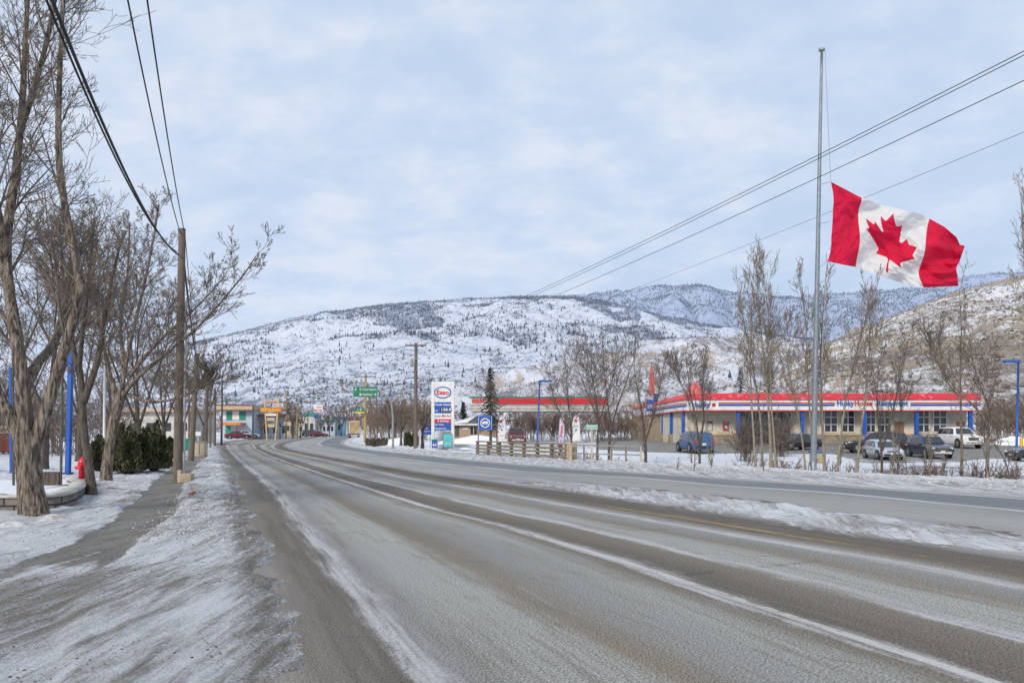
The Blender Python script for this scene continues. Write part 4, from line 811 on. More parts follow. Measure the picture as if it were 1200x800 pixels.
# ================================================================ flagpole and flag
FY = 36.7; fx = X_(953, FY); fz = G(fx, FY); ft = P_(963, 60, FY)
fp = thing('flagpole', 'very tall tapered galvanised flagpole beside the right verge', 'flagpole', (fx, FY, fz))
mb = MB(); K_ = 24; P = np.linspace((fx, FY, fz-.2), ft, K_); rr = np.interp(np.linspace(0, 1, K_), [0, 1], [.135, .055]); mb.add(*tube_arr(P[None], rr[None], 16, cap=True)); mb.build('mast', 'galvanised', fp, smooth=True)
mb = MB(); mb.lathe((ft[0], FY, ft[2]), [(.07, 0), (.14, .02), (.14, .10), (.05, .13)], 12); mb.build('truck_cap', 'grey_steel', fp, smooth=False)
hoT = np.array(P_(973.5, 213, FY)); hoB = np.array(P_(969, 306, FY))
poleX = lambda z: fx+(ft[0]-fx)*(z-fz)/(ft[2]-fz)
rp = MB(); hm_ = np.array(P_(971.5, 260, FY))
for c_, dzz in ((hoT, -.15), (hm_, -.1), (hoB, -.35)): rp.cyl(tuple(c_), (poleX(c_[2]), FY-.1, c_[2]+dzz), .012, .012, 5)
rp.cyl(tuple(hoT), (ft[0]+.14, FY, ft[2]), .010, .010, 5); rp.cyl(tuple(hoB), (poleX(2.0)+.17, FY, 1.5), .010, .010, 5); rp.build('halyard', 'grey_steel', fp)
fl = thing('national_flag', 'large red and white maple leaf flag streaming from the flagpole at half mast', 'flag', tuple(hoT))
NS, NT = 440, 220
s_ = np.linspace(0, 1, NS+1); t_ = np.linspace(0, 1, NT+1); S, T = np.meshgrid(s_, t_)
topP = np.array([(0, 973.5, 213), (.13, 990, 221.5), (.25, 1008, 231), (.4, 1032, 240), (.55, 1058, 246), (.66, 1077, 250.5), (.75, 1091, 257), (.84, 1107, 266), (.92, 1121, 278), (.965, 1125, 287), (1, 1131, 288)])
botP = np.array([(0, 969, 306), (.12, 987, 310), (.25, 1004, 313), (.4, 1026, 321), (.55, 1049, 329), (.68, 1068, 334), (.76, 1083, 337), (.86, 1100, 336), (.94, 1112, 335.5), (1, 1123, 335)])
def cv(A, q, c): 
    return np.interp(q, A[:, 0], A[:, c])
sa = S+.012*np.sin(T*9+S*6); sa = np.clip(sa, 0, 1)
tx, ty_ = cv(topP, sa, 1), cv(topP, sa, 2); bx_, by = cv(botP, sa, 1), cv(botP, sa, 2)
bow = np.array([0, 1.0])
midx = 5.0*np.sin(np.pi*T)*(1-S*3.2).clip(-1, 1)*np.where(S < .3, 1, .8)
PXf = tx+(bx_-tx)*T+midx*.9*(S < 2)-3.5*np.sin(np.pi*T)*sm(S, .6, .8)*(1-sm(S, .93, 1)); PYf = ty_+(by-ty_)*T+2.2*np.sin(np.pi*S*2.1)*np.sin(np.pi*T)
dep = .42*np.sin(6.3*S-1.2*T+.4)*sm(S, .0, .35)+.24*np.sin(19*S+9*T)*sm(S, .05, .3)+.10*np.sin(31*S-17*T+1)*sm(S, .3, .9)+.22*sm(S, .78, .95)*np.sin(26*T+14*S)*.8+.34*(fbm(S*6+T*5, T*4-S*4, 4, 91)-.5)+.10*(fbm(S*26+T*10, T*9-S*6, 3, 92)-.5)
# soft creases running down from the hoist corners
for a_, b_c, w0, am in ((1.5, .0, .05, .07), (1.0, .15, .05, -.06), (.62, .35, .06, .05), (2.3, .05, .05, .05), (.8, -.5, .07, .06)):
    dd_ = (T-(a_*S+b_c)); dep = dep+am*np.exp(-(dd_/w0)**2)*sm(S, 0, .12)
YF = FY+dep; k_ = YF/FY*0+1
PYf = PYf+11*np.sin((S-.5)*2*np.pi)*np.sin(np.pi*T); XF = (PXf-600)/1000*YF; ZF = H-(PYf-HY)/1000*YF
leaf = [(4890,4430),(4845,3567),(4956,3469),(5815,3620),(5699,3300),(5719,3227),(6660,2465),(6448,2366),(6414,2287),(6600,1715),(6058,1830),(5985,1792),(5880,1545),(5457,1999),(5346,1942),(5550,890),(5223,1079),(5132,1052),(4800,400)]
leaf = leaf+[(9600-a_, b_q) for a_, b_q in leaf[::-1][1:]]; leaf = np.array(leaf, float)/np.array([9600, 4800])
sc_ = (S[:-1, :-1]+S[1:, 1:])/2; tc_ = (T[:-1, :-1]+T[1:, 1:])/2; ins = np.zeros(sc_.shape, bool)
for i in range(len(leaf)):
    (x1, y1), (x2, y2) = leaf[i], leaf[(i+1) % len(leaf)]
    c_ = (y1 > tc_) != (y2 > tc_)
    with np.errstate(divide='ignore', invalid='ignore'): ins ^= c_ & (sc_ < (x2-x1)*(tc_-y1)/(y2-y1+1e-12)+x1)
red = (sc_ < .25) | (sc_ > .75)
V = np.stack([XF, YF, ZF], -1).reshape(-1, 3); idx = np.arange((NT+1)*(NS+1)).reshape(NT+1, NS+1)
FF = np.stack([idx[:-1, :-1], idx[:-1, 1:], idx[1:, 1:], idx[1:, :-1]], -1)
for nm, sel, mt in (('red_panel', sc_ < .25, 'flag_red'), ('red_panel', sc_ > .75, 'flag_red'), ('white_panel', ~red & ~ins, 'flag_white'), ('maple_leaf', ins & ~red, 'flag_red')):
    f_ = FF[sel].reshape(-1, 4); u_, inv = np.unique(f_, return_inverse=True); fast_mesh(nm, V[u_], inv.reshape(-1, 4), mt, fl, True)
for mnm in ('flag_red', 'flag_white'):   # thin cloth lets some sky light through
    m = MATS[mnm]; t = m.node_tree; b = t.nodes['Principled BSDF']; tr = t.nodes.new('ShaderNodeBsdfTranslucent'); mx = t.nodes.new('ShaderNodeMixShader'); mx.inputs[0].default_value = .38
    src = b.inputs[0].links[0].from_socket; t.links.new(src, tr.inputs[0]); t.links.new(b.outputs[0], mx.inputs[1]); t.links.new(tr.outputs[0], mx.inputs[2]); t.links.new(mx.outputs[0], t.nodes['Material Output'].inputs[0])
# ================================================================ left verge furniture
def leftobj(): pass
# block planter wall, curved
pl = thing('planter_wall', 'low curved grey block planter wall behind the huge tree', 'wall', GP(60, 17.5))
pth = []
for px, py in [(-160, 600), (-60, 600), (0, 600), (30, 600), (55, 599), (75, 597), (88, 592), (97, 586), (101, 581), (100, 577), (92, 574)]:
    Yd = 1730/(py-HY); pth.append((X_(px, Yd), Yd))
pth = np.array(pth); dd = np.concatenate([[0], np.cumsum(np.hypot(*np.diff(pth, axis=0).T))]); q = np.linspace(0, dd[-1], 80); pth = np.stack([np.interp(q, dd, pth[:, 0]), np.interp(q, dd, pth[:, 1])], -1)
for _ in range(4): pth[1:-1] = (pth[:-2]+2*pth[1:-1]+pth[2:])/4
tn = np.gradient(pth, axis=0); tn /= np.linalg.norm(tn, axis=1, keepdims=True); nr = np.stack([-tn[:, 1], tn[:, 0]], -1)
V = []; U = []; h0, h1 = -.1, .36
for i in range(len(pth)):
    for (o_, z) in ((0, h0), (0, h1), (.3, h1), (.3, h0)):
        V.append((pth[i, 0]+nr[i, 0]*o_, pth[i, 1]+nr[i, 1]*o_, z)); U.append((q[i], z+o_))
V = np.array(V); F = []
for i in range(len(pth)-1):
    for k in range(3): F.append((i*4+k, (i+1)*4+k, (i+1)*4+k+1, i*4+k+1))
F.append((len(pth)*4-4, len(pth)*4-3, len(pth)*4-2, len(pth)*4-1))
fast_mesh('blocks', V, F, 'block_wall', pl, uv=np.array(U))
V2 = []; 
for i in range(len(pth)):
    for (o_, z) in ((-.03, h1+.003), (-.03, h1+.07), (.33, h1+.07), (.33, h1+.003)): V2.append((pth[i, 0]+nr[i, 0]*o_, pth[i, 1]+nr[i, 1]*o_, z+.015*math.sin(i*1.7)*(z > h1+.05)))
fast_mesh('snowy_coping', np.array(V2), [(i*4+k, (i+1)*4+k, (i+1)*4+(k+1) % 4, i*4+(k+1) % 4) for i in range(len(pth)-1) for k in range(4)]+[(len(pth)*4-4, len(pth)*4-3, len(pth)*4-2, len(pth)*4-1)], 'dirty_white', pl)
# bed inside the planter
bed = np.array([(p[0]+n_[0]*.25, p[1]+n_[1]*.25) for p, n_ in zip(pth, nr)]); bb = np.vstack([bed, [(-12.5, 26.0), (-20, 24)]]); 
cen = bb.mean(0); V = np.array([(a_, b_, .30) for a_, b_ in bb]+[(cen[0], cen[1], .35)]); nb_ = len(bb)
fast_mesh('snow_bed', V, [(i, (i+1) % nb_, nb_) for i in range(nb_)], 'snow_plain', pl)
# hydrant
hx, hy = X_(97.0, 23.6), 23.6; hz_ = .36
hd = thing('fire_hydrant', 'bright red fire hydrant beside the dark leaning tree', 'fire hydrant', (hx, hy, hz_))
MB().lathe((hx, hy, hz_), [(.15, -.4), (.15, .03), (.17, .035), (.17, .07), (.12, .075)], 20).build('base_flange', 'black', hd, smooth=False)
MB().lathe((hx, hy, hz_), [(.125, .07), (.12, .5), (.15, .51), (.15, .55), (.115, .56)], 24).build('barrel', 'hydrant_red', hd, smooth=True)
MB().lathe((hx, hy, hz_), [(.15, .55), (.14, .62), (.11, .69), (.06, .74), (.04, .75), (.04, .80), (.0, .805)], 24).build('bonnet', 'hydrant_red', hd, smooth=True)
for dx_, dy_ in ((-1, 0), (1, 0), (0, -1)):
    MB().cyl((hx+dx_*.09, hy+dy_*.09, hz_+.44), (hx+dx_*.2, hy+dy_*.2, hz_+.44), .055, .055, 14).cyl((hx+dx_*.2, hy+dy_*.2, hz_+.44), (hx+dx_*.235, hy+dy_*.235, hz_+.44), .065, .05, 6).build('nozzle', 'hydrant_red', hd)
hd.scale = (.88, .88, .88)
# low sign board on two posts
bs = thing('board_frame', 'dark low board between two thin dark posts behind the planter', 'sign', GP(44, 22.5)); Yd = 22.5
MB().box((X_(60.5, Yd), Yd, Z_(561, Yd)), (X_(70, Yd)-X_(50, Yd), .12, .38)).build('board', 'bark_dark', bs, bevel=.01)
MB().cyl((X_(71, Yd), Yd, 0), (X_(74, Yd), Yd, Z_(395, Yd)), .035, .03, 8).build('post', 'dark_steel', bs); MB().cyl((X_(16, Yd), Yd, 0), (X_(15, Yd), Yd, Z_(400, Yd)), .035, .03, 8).build('post', 'dark_steel', bs)
# blue posts
for px, Yd, ty, tpx, wd, lb in ((79.5, 31, 385, 84, .15, 'tall square blue steel post with peeling snow behind the low board'), (14, 33, 430, 13, .09, 'thinner blue steel post behind the huge tree trunk')):
    x = X_(px, Yd); g0 = G(x, Yd); bp_ = thing('blue_post', lb, 'post', (x, Yd, g0)); MB().bar((x, Yd, g0-.1), (X_(tpx, Yd), Yd, Z_(ty, Yd)), wd, .18).build('shaft', 'blue_paint', bp_, bevel=.01); MB().box((x, Yd, g0+.03), (wd*1.8, .34, .05)).build('base_plate', 'navy_blue', bp_)
x = X_(121.5, 36); wp = thing('white_flagpole', 'thin white pole rising beside the evergreens', 'pole', GP(121.5, 36)); MB().cyl((x, 36, -.1), (X_(123, 36), 36, Z_(400, 36)), .06, .035, 10).build('shaft', 'white_paint', wp, smooth=True); MB().lathe((X_(123, 36), 36, Z_(400, 36)), [(.03, 0), (.07, .05), (.07, .1), (0, .14)], 10).build('finial', 'white_paint', wp)
# beige cabinet beyond second pole
x = X_(235.5, 55); g0 = G(x, 55); cb_ = thing('utility_cabinet', 'beige roadside utility cabinet beside the path', 'utility box', (x, 55, g0)); MB().box((x, 55, g0+.46), (.66, .6, .92)).build('cabinet', 'beige', cb_, bevel=.03); MB().box((x, 55, g0+.95), (.74, .68, .06)).build('lid', 'concrete_tan', cb_, bevel=.01); MB().box((x, 54.68, g0+.5), (.02, .03, .7)).build('door_seam', 'dark_steel', cb_)
x = X_(232, 62); ws = thing('small_white_sign', 'small white roadside sign on a post behind the beige cabinet', 'sign', GP(232, 62)); MB().box((x, 62, Z_(508, 62)), (.42, .03, .3)).build('panel', 'white_paint', ws); MB().cyl((x, 62.05, 0), (x, 62.05, Z_(506, 62)), .03, .03, 6).build('post', 'white_paint', ws)
# brown sign on posts
Yd = 74; bs2 = thing('brown_sign', 'wide weathered brown sign panel spanning between roadside poles', 'sign', GP(233, Yd)); 
MB().box((X_(233, Yd), Yd, Z_(450.5, Yd)), (X_(249, Yd)-X_(217, Yd), .12, .85)).build('panel', 'bark_dark', bs2)
for px in (221, 246): MB().box((X_(px, Yd), Yd+.12, (Z_(446, Yd)-.1)/2), (.14, .14, Z_(446, Yd)+.1)).build('post', 'pole_wood', bs2)
mb = MB()
for q in range(6): mb.box((X_(222+q*4.6, Yd), Yd-.075, Z_(452, Yd)), (.22, .02, .2))
mb.build('faded_lettering', 'pole_wood', bs2)
# teal fence, low buildings behind the left trees
Yd = 66; tf = thing('teal_fence', 'low teal board fence behind the evergreens', 'fence', GP(208, Yd)); mb = MB()
for q in range(20): mb.box((X_(188, Yd)+q*.115*1.25, Yd, .55+G(-27, Yd)*.0), (.13, .04, 1.1))
mb.build('boards', 'teal', tf)
Yd = 95; lb_ = thing('long_low_building', 'long pale low building behind the trees on the left', 'building', (X_(150, Yd), Yd, .5))
x0, x1 = X_(128, Yd), X_(222, Yd); zt = Z_(482, Yd)
MB().box(((x0+x1)/2, Yd+4, zt/2), (x1-x0, 8, zt)).build('wall', 'dirty_white', lb_); MB().box(((x0+x1)/2, Yd+3.8, zt+.15), (x1-x0+.8, 9, .35)).build('roof', 'sand_fascia', lb_)
for q in range(5): MB().box((x0+1+q*1.8, Yd-.03, zt*.55), (.9, .08, .9)).build('window', 'window_dark', lb_)
Yd = 60; lb2 = thing('carport_roof', 'flat beige roof edge on posts behind the blue post', 'shelter', (X_(55, Yd), Yd, .4)); z = Z_(500, Yd)
MB().box((X_(46, Yd), Yd+2, z), (X_(92, Yd)-X_(0, Yd), 4, .22)).build('roof', 'sand_fascia', lb2)
for px in (4, 34, 62, 90): MB().box((X_(px, Yd), Yd, z/2), (.16, .16, z-.2)).build('post', 'pole_wood', lb2)
Yd = 58; rw = thing('brick_wall', 'low red brick wall at the far left edge', 'wall', GP(0, Yd)); MB().box((X_(-30, Yd), Yd, .9), (X_(18, Yd)-X_(-78, Yd), .3, 1.3)).build('brickwork', 'mat_brick' if 'mat_brick' in MATS else 'pink_red', rw); 
rw.children[0].data.materials[0] = mat('old_brick', (.22, .07, .05), (.14, .05, .04), scale=2, rough=.95, bump=.3)
MB().box((X_(-30, Yd), Yd, 1.58), (X_(18, Yd)-X_(-78, Yd)+.1, .36, .06)).build('coping', 'dirty_white', rw)

# ================================================================ far left strip: motels, signs
Yd = 162; mo = thing('aqua_motel', 'two storey white and teal motel with brown roof edge beside the road', 'motel', GP(275, Yd))
x0, x1, x2 = X_(259, Yd), X_(296, Yd), X_(334, Yd+14); g0 = G(x0, Yd); z1 = Z_(475, Yd); 
w_ = x1-x0
MB().box(((x0+x1)/2, Yd+5, (g0+z1)/2-.35), (w_, 10, z1-g0-.7)).build('wall', 'pale_blue', mo)
MB().box(((x0+x1)/2-.1, Yd+4.6, z1-.35), (w_+1.0, 11.4, .9)).build('roof', 'sand_fascia', mo); MB().box(((x0+x1)/2-.1, Yd-1.15, z1-.95), (w_+1.1, .3, .28)).build('fascia_board', 'brown_fascia', mo); MB().box(((x0+x1)/2-.1, Yd-1.2, z1+.12), (w_+1.2, .3, .12)).build('roof_edge', 'brown_fascia', mo)
for px in (267, 270.5, 284): MB().box((X_(px, Yd), Yd-.05, Z_(486, Yd)), (.55 if px < 280 else 1.2, .1, 1.9)).build('shutter', 'teal', mo)
for px in (263, 277): MB().box((X_(px, Yd), Yd-.04, Z_(486, Yd)), (1.0 if px < 270 else 1.5, .08, 1.7)).build('window', 'white_paint', mo)
for px in (267,): MB().box((X_(px, Yd), Yd-.05, Z_(503, Yd)), (.9, .1, 1.5)).build('door', 'teal', mo)
MB().box((X_(276, Yd), Yd-1.5, Z_(496.7, Yd)), (3.8, 3, .5)).build('awning', 'sign_orange', mo); text('lettering', 'OFFICE', .42, 'sign_yellow', mo, (X_(278, Yd), Yd-3.03, Z_(496.7, Yd)), bold=.02)
for px in (266, 283): MB().cyl((X_(px, Yd), Yd-2.8, g0), (X_(px, Yd), Yd-2.8, Z_(498, Yd)), .07, .07, 8).build('awning_post', 'dark_steel', mo)
MB().box(((x1+x2)/2, Yd+9, (g0+Z_(487, Yd))/2), (x2-x1+.2, 8, Z_(487, Yd)-g0)).build('wing_wall', 'pale_blue', mo); MB().box(((x1+x2)/2, Yd+8.5, Z_(486, Yd)), (x2-x1+.8, 10, .4)).build('wing_roof', 'brown_fascia', mo)
for q in range(4): MB().box((x1+1.2+q*1.7, Yd+4.95, Z_(503, Yd)), (.8, .1, 1.5)).build('window', 'window_dark', mo)
# restaurant pylon
Yd = 140; rp_ = thing('motel_pylon_sign', 'tall yellow framed pylon sign reading RESTAURANT beside the motel', 'sign', GP(318, Yd)); g0 = 0
for a_, b_ in ((313, 309.5), (322.5, 327)): MB().bar((X_(a_, Yd), Yd, g0), (X_(b_, Yd), Yd, Z_(464, Yd)), .2, .2).build('mast', 'frame_yellow', rp_)
MB().box((X_(318, Yd), Yd-.15, Z_(480.2, Yd)), (X_(330.5, Yd)-X_(305.5, Yd), .25, .72)).build('restaurant_panel', 'sign_orange', rp_)
text('lettering', 'RESTAURANT', .58, 'sign_yellow', rp_, (X_(318, Yd), Yd-.29, Z_(480.2, Yd)), bold=.03, width=3.2)
MB().box((X_(326, Yd), Yd-.15, Z_(474.8, Yd)), (X_(332, Yd)-X_(320, Yd), .2, .5)).build('motel_panel', 'white_paint', rp_); text('lettering', 'MOTEL', .42, 'red_paint', rp_, (X_(326, Yd), Yd-.27, Z_(474.8, Yd)), bold=.03, width=1.45)
MB().box((X_(318, Yd), Yd-.1, Z_(470.6, Yd)), (X_(326, Yd)-X_(310.5, Yd), .16, .5)).build('name_panel', 'beige', rp_); text('lettering', 'Sundance Inn', .42, 'red_paint', rp_, (X_(318, Yd), Yd-.2, Z_(470.8, Yd)), italic=.3, width=1.8, bold=.01)
MB().box((X_(318, Yd), Yd-.1, Z_(485.8, Yd)), (X_(323.5, Yd)-X_(311.5, Yd), .16, .34)).build('menu_board', 'white_paint', rp_)
MB().box((X_(318, Yd), Yd-.1, Z_(498.5, Yd)), (X_(322, Yd)-X_(314, Yd), .14, .5)).build('lower_board', 'frame_yellow', rp_)
MB().box((X_(317.5, Yd), Yd-.1, Z_(491, Yd)), (X_(322, Yd)-X_(313, Yd), .14, .5)).build('middle_board', 'sand_fascia', rp_)
Yd = 210; ms = thing('motel_sign', 'white motel sign with red letters over the far roadside trees', 'sign', GP(372, Yd))
MB().box((X_(373, Yd), Yd, Z_(478.5, Yd)), (2.2, .3, 1.9)).build('panel', 'white_paint', ms); text('lettering', 'Oasis', .8, 'red_paint', ms, (X_(374, Yd), Yd-.18, Z_(476.8, Yd)), italic=.3, width=1.4); text('lettering', 'MOTEL', .8, 'red_paint', ms, (X_(373, Yd), Yd-.18, Z_(481, Yd)), bold=.03, width=2.0)
MB().box((X_(370, Yd), Yd, Z_(488, Yd)), (1.0, .2, .8)).build('lower_panel', 'navy_blue', ms)
MB().cyl((X_(372, Yd), Yd+.1, -.3), (X_(372, Yd), Yd+.1, Z_(483, Yd)), .12, .12, 8).build('post', 'dark_steel', ms)
def small_building(lb, px0, px1, Yd, ty, wallm, roofm, gable=False, nm='roadside_building', win=3, trim=None):
    x0, x1 = X_(px0, Yd), X_(px1, Yd); g0 = G((x0+x1)/2, Yd)-.3; z = Z_(ty, Yd); b_ = thing(nm, lb, 'building', ((x0+x1)/2, Yd, g0))
    MB().box(((x0+x1)/2, Yd+4, (g0+z)/2), (x1-x0, 8, z-g0)).build('wall', wallm, b_)
    if gable: MB().prism([(x0-.4, z), (x1+.4, z), ((x0+x1)/2, z+(x1-x0)*.28)], Yd-.3, Yd+8.3).build('roof', roofm, b_)
    else: MB().box(((x0+x1)/2, Yd+3.9, z+.25), (x1-x0+.8, 9, .5)).build('roof', roofm, b_)
    for q in range(win): MB().box((x0+(q+.6)*(x1-x0)/(win+.2), Yd-.03, g0+(z-g0)*.5), ((x1-x0)/(win*2), .1, (z-g0)*.3)).build('window', 'window_dark', b_)
    return b_
small_building('white building with a green roof left of the second motel sign', 355, 369, 225, 487, 'dirty_white', 'teal', True, win=2)
small_building('pale green roofed house behind the street trees', 377, 392, 260, 493, 'pale_blue', 'teal', win=3)
small_building('blue fronted shop on the far side of the road bend', 391, 400, 265, 490, 'aqua', 'navy_blue', win=2)
small_building('small white house with a red roof edge at the road bend', 397, 412, 290, 492, 'white_paint', 'pink_red', win=3)
small_building('white commercial building left of the truck', 343, 356, 250, 494, 'dirty_white', 'brown_fascia', win=2)
small_building('tan building glimpsed beyond the far bare trees', 322, 341, 230, 492, 'beige', 'brown_fascia', win=3)

# ================================================================ vehicles
def car(name, lb, cat, x, y, z, head, L, W, Hh, paint, style, group=None, front='plain'):
    """local frame: +X forward; root rotated by head (degrees from world +X)"""
    root = thing(name, lb, cat, (0, 0, 0), group)
    # stations: (x/L from rear 0 to front 1, belt z, roof z, roof half width factor); roof==belt -> hood/boot
    ST = {'suv': [(0, .50, .52, .8), (.02, .60, .78, .74), (.07, .62, .97, .72), (.25, .62, 1.0, .72), (.48, .61, 1.0, .72), (.60, .60, .95, .72), (.715, .60, .61, .86), (.86, .57, .575, .86), (.96, .52, .525, .82), (1.0, .42, .425, .72)],
          'hatch': [(0, .50, .52, .8), (.03, .60, .66, .74), (.12, .63, .95, .70), (.30, .62, 1.0, .70), (.50, .60, .99, .70), (.60, .59, .91, .70), (.765, .575, .585, .84), (.88, .53, .535, .84), (.97, .46, .465, .80), (1.0, .38, .385, .70)],
          'sedan': [(0, .55, .56, .8), (.04, .64, .65, .82), (.15, .66, .67, .82), (.28, .65, .95, .70), (.42, .64, 1.0, .70), (.53, .63, .98, .70), (.70, .62, .63, .84), (.86, .57, .575, .84), (.97, .50, .505, .80), (1.0, .40, .405, .70)],
          'van': [(0, .50, .52, .8), (.015, .56, .85, .76), (.05, .57, .98, .76), (.3, .57, 1.0, .76), (.6, .56, 1.0, .76), (.70, .55, .95, .76), (.84, .54, .55, .86), (.93, .49, .495, .84), (.985, .42, .425, .80), (1.0, .36, .365, .70)],
          'pickup': [(0, .56, .565, .95), (.02, .58, .585, .96), (.2, .58, .585, .96), (.38, .58, .585, .96), (.40, .60, .95, .74), (.50, .60, 1.0, .74), (.60, .60, .98, .74), (.71, .60, .61, .9), (.90, .58, .585, .9), (.98, .55, .555, .88), (1.0, .45, .455, .8)]}[style]
    sill = .155; V = []; n = 12
    for (fx_, bz, rz_, rw_) in ST:
        X = (fx_-.5)*L; e = 1-.10*abs(2*fx_-1)**3.5; wb = W/2*e
        pts = [(wb*.90, sill), (wb*.985, sill+.12), (wb, bz*.62+.06), (wb*.975, bz), (wb*(rw_ if rz_-bz > .05 else .94)+.0, rz_-.025 if rz_-bz > .05 else bz+.008), (wb*(rw_-.12), rz_)]
        for (yy, zz_) in pts: V.append((X, yy, zz_*Hh))
        for (yy, zz_) in pts[::-1]: V.append((X, -yy, zz_*Hh))
    F = []
    for i in range(len(ST)-1):
        for k in range(n): F.append((i*n+k, (i+1)*n+k, (i+1)*n+(k+1) % n, i*n+(k+1) % n))
    F.append(tuple(range(n))); F.append(tuple((len(ST)-1)*n+k for k in range(n))[::-1])
    V = np.array(V); body = MB().add(V, F).build('body', paint, root, bevel=.02)
    for p_ in body.data.polygons: p_.use_smooth = True
    body.modifiers['bevel'].angle_limit = R(35)
    cab = [i for i, s_ in enumerate(ST) if s_[2]-s_[1] > .15]; i0, i1 = cab[0], cab[-1]
    def q3(i, k): return Vector(V[i*n+k])
    # side glass
    for sd in (0, 1):
        kb, kr = (3, 4) if sd == 0 else (8, 7)
        gb = MB()
        for i in range(i0, i1):
            a, b_, c_, d_ = q3(i, kb), q3(i+1, kb), q3(i+1, kr), q3(i, kr)
            def lerp(u_, v_): return (a*(1-u_)+b_*u_)*(1-v_)+(d_*(1-u_)+c_*u_)*v_
            nn = (b_-a).cross(d_-a).normalized(); nn = nn if (nn.y > 0) == (sd == 0) else -nn
            u0, u1 = (.12 if i == i0 else .03), (.97 if i < i1-1 else .97)
            gb.add([tuple(lerp(u_, v_)+nn*.012) for u_, v_ in ((u0, .10), (u1, .10), (u1, .86), (u0, .86))], [(0, 1, 2, 3)])
        # triangular quarter behind windshield
        a, b_, c_ = q3(i1, kb), q3(min(i1+1, len(ST)-1), kb), q3(i1, kr); nn = Vector((0, 1 if sd == 0 else -1, .2)).normalized()
        gb.add([tuple(q+nn*.012) for q in (a*.9+c_*.1, a*.45+b_*.5+c_*.05, c_*.8+a*.2)], [(0, 1, 2)])
        gb.build('side_windows', 'glass_dark', root)
    def pane(nm, ia, ib, v0, v1, out):
        A = [q3(ia, 4), q3(ia, 7), q3(ib, 7), q3(ib, 4)]
        # ia = roof station, ib = base station: use belt points there
        A[2], A[3] = q3(ib, 8), q3(ib, 3)
        def lerp(u_, v_): return (A[0]*(1-u_)+A[1]*u_)*(1-v_)+(A[3]*(1-u_)+A[2]*u_)*v_
        MB().add([tuple(lerp(u_, v_)+Vector(out)*.03) for u_, v_ in ((.07, v0), (.93, v0), (.93, v1), (.07, v1))], [(0, 1, 2, 3)]).build(nm, 'glass_dark', root)
    pane('windshield', i1, i1+1, .06, .9, (1, 0, 1)); 
    pane('rear_window', i0+(1 if style in ('suv', 'van', 'hatch') else 0), max(i0-1, 0) if style not in ('suv', 'van') else 1, .08, .62 if style in ('suv', 'van') else .9, (-1.2, 0, .4))
    # wheels
    wr = .235*Hh if style != 'hatch' else .225*Hh; wr = min(max(wr, .31), .40)
    for fx_ in (.19, .81):
        for sd in (-1, 1):
            X = (fx_-.5)*L; yy = sd*(W/2-.10)
            MB().cyl((X, yy-sd*.1, wr), (X, yy+sd*.105, wr), wr*1.2, wr*1.2, 24).build('wheel_arch', 'black', root)
            w__ = MB().cyl((X, yy-.10, wr), (X, yy+.118 if sd > 0 else yy+.10, wr), wr, wr, 26)
            w__ = MB().cyl((X, yy-sd*.08, wr), (X, yy+sd*.118, wr), wr, wr, 26).build('wheel', 'rubber', root)
            rm_ = MB().cyl((X, yy+sd*.10, wr), (X, yy+sd*.124, wr), wr*.62, wr*.55, 20); rm_.build('rim', 'chrome', w__)
            sp_ = MB()
            for k in range(5): a = k*1.2566+.3; sp_.bar((X, yy+sd*.128, wr), (X+math.cos(a)*wr*.55, yy+sd*.128, wr+math.sin(a)*wr*.55), .05, .01)
            sp_.build('spokes', 'galvanised', w__)
    MB().box((0, 0, .17*Hh), (L*.9, W*.86, .12)).build('underbody', 'black', root)
    fxp = L/2
    for sd in (-1, 1):
        MB().box((fxp-.14, sd*W*.33, Hh*.44), (.22, W*.19, Hh*.075), rz=-sd*.35).build('headlight', 'head_lens', root, bevel=.01)
        MB().box((-fxp+.05, sd*W*.385, Hh*(.56 if style != 'van' else .52)), (.16, W*.13, Hh*.13), rz=sd*.2).build('tail_light', 'tail_red', root, bevel=.01)
        MB().box((L*.14, sd*(W/2+.07), Hh*.60), (.12, .17, .11)).build('mirror', paint, root, bevel=.02)
        db = MB()
        for fx_ in (.36, .53): db.box(((fx_-.5)*L, sd*(W/2*.992), Hh*.50), (.16, .03, .03))
        db.build('door_handles', 'black' if paint != 'car_black' else 'chrome', root)
    MB().box((fxp-.045, 0, Hh*.40), (.10, W*.46, Hh*(.13 if style in ('suv', 'pickup') else .06))).build('grille', 'black' if front != 'chrome' else 'dark_steel', root, bevel=.01)
    if front == 'chrome':
        MB().box((fxp-.03, 0, Hh*.48), (.11, W*.5, .05)).build('grille_trim', 'chrome', root)
    MB().box((fxp-.03, 0, Hh*.235), (.14, W*.72, Hh*.10)).build('front_bumper', 'black' if front != 'chrome' else 'dirty_white', root, bevel=.03)
    MB().box((-fxp+.03, 0, Hh*.26), (.12, W*.78, Hh*.10)).build('rear_bumper', 'black', root, bevel=.03)
    MB().box((fxp+.03, 0, Hh*.28), (.02, .32, .16)).build('number_plate', 'white_paint', root); MB().box((-fxp-.02, 0, Hh*.42), (.02, .32, .16)).build('number_plate', 'white_paint', root)
    if style in ('suv', 'van'):
        for sd in (-1, 1): MB().bar((-L*.36, sd*W*.31, Hh*1.015), (L*.08, sd*W*.31, Hh*1.015), .04, .04).build('roof_rail', 'dark_steel', root)
    root.location = (x, y, z); root.rotation_euler = (0, 0, R(head)); return root
def carat(name, lb, cat, px, Yd, head, L, W, Hh, paint, style, **k): x = X_(px, Yd); return car(name, lb, cat, x, Yd, G(x, Yd)+.02, head, L, W, Hh, paint, style, **k)
carat('hatchback_car', 'silver hatchback parked facing the road beside the navy crossover', 'car', 1034, 62.5, -93, 4.0, 1.72, 1.42, 'car_silver', 'hatch')
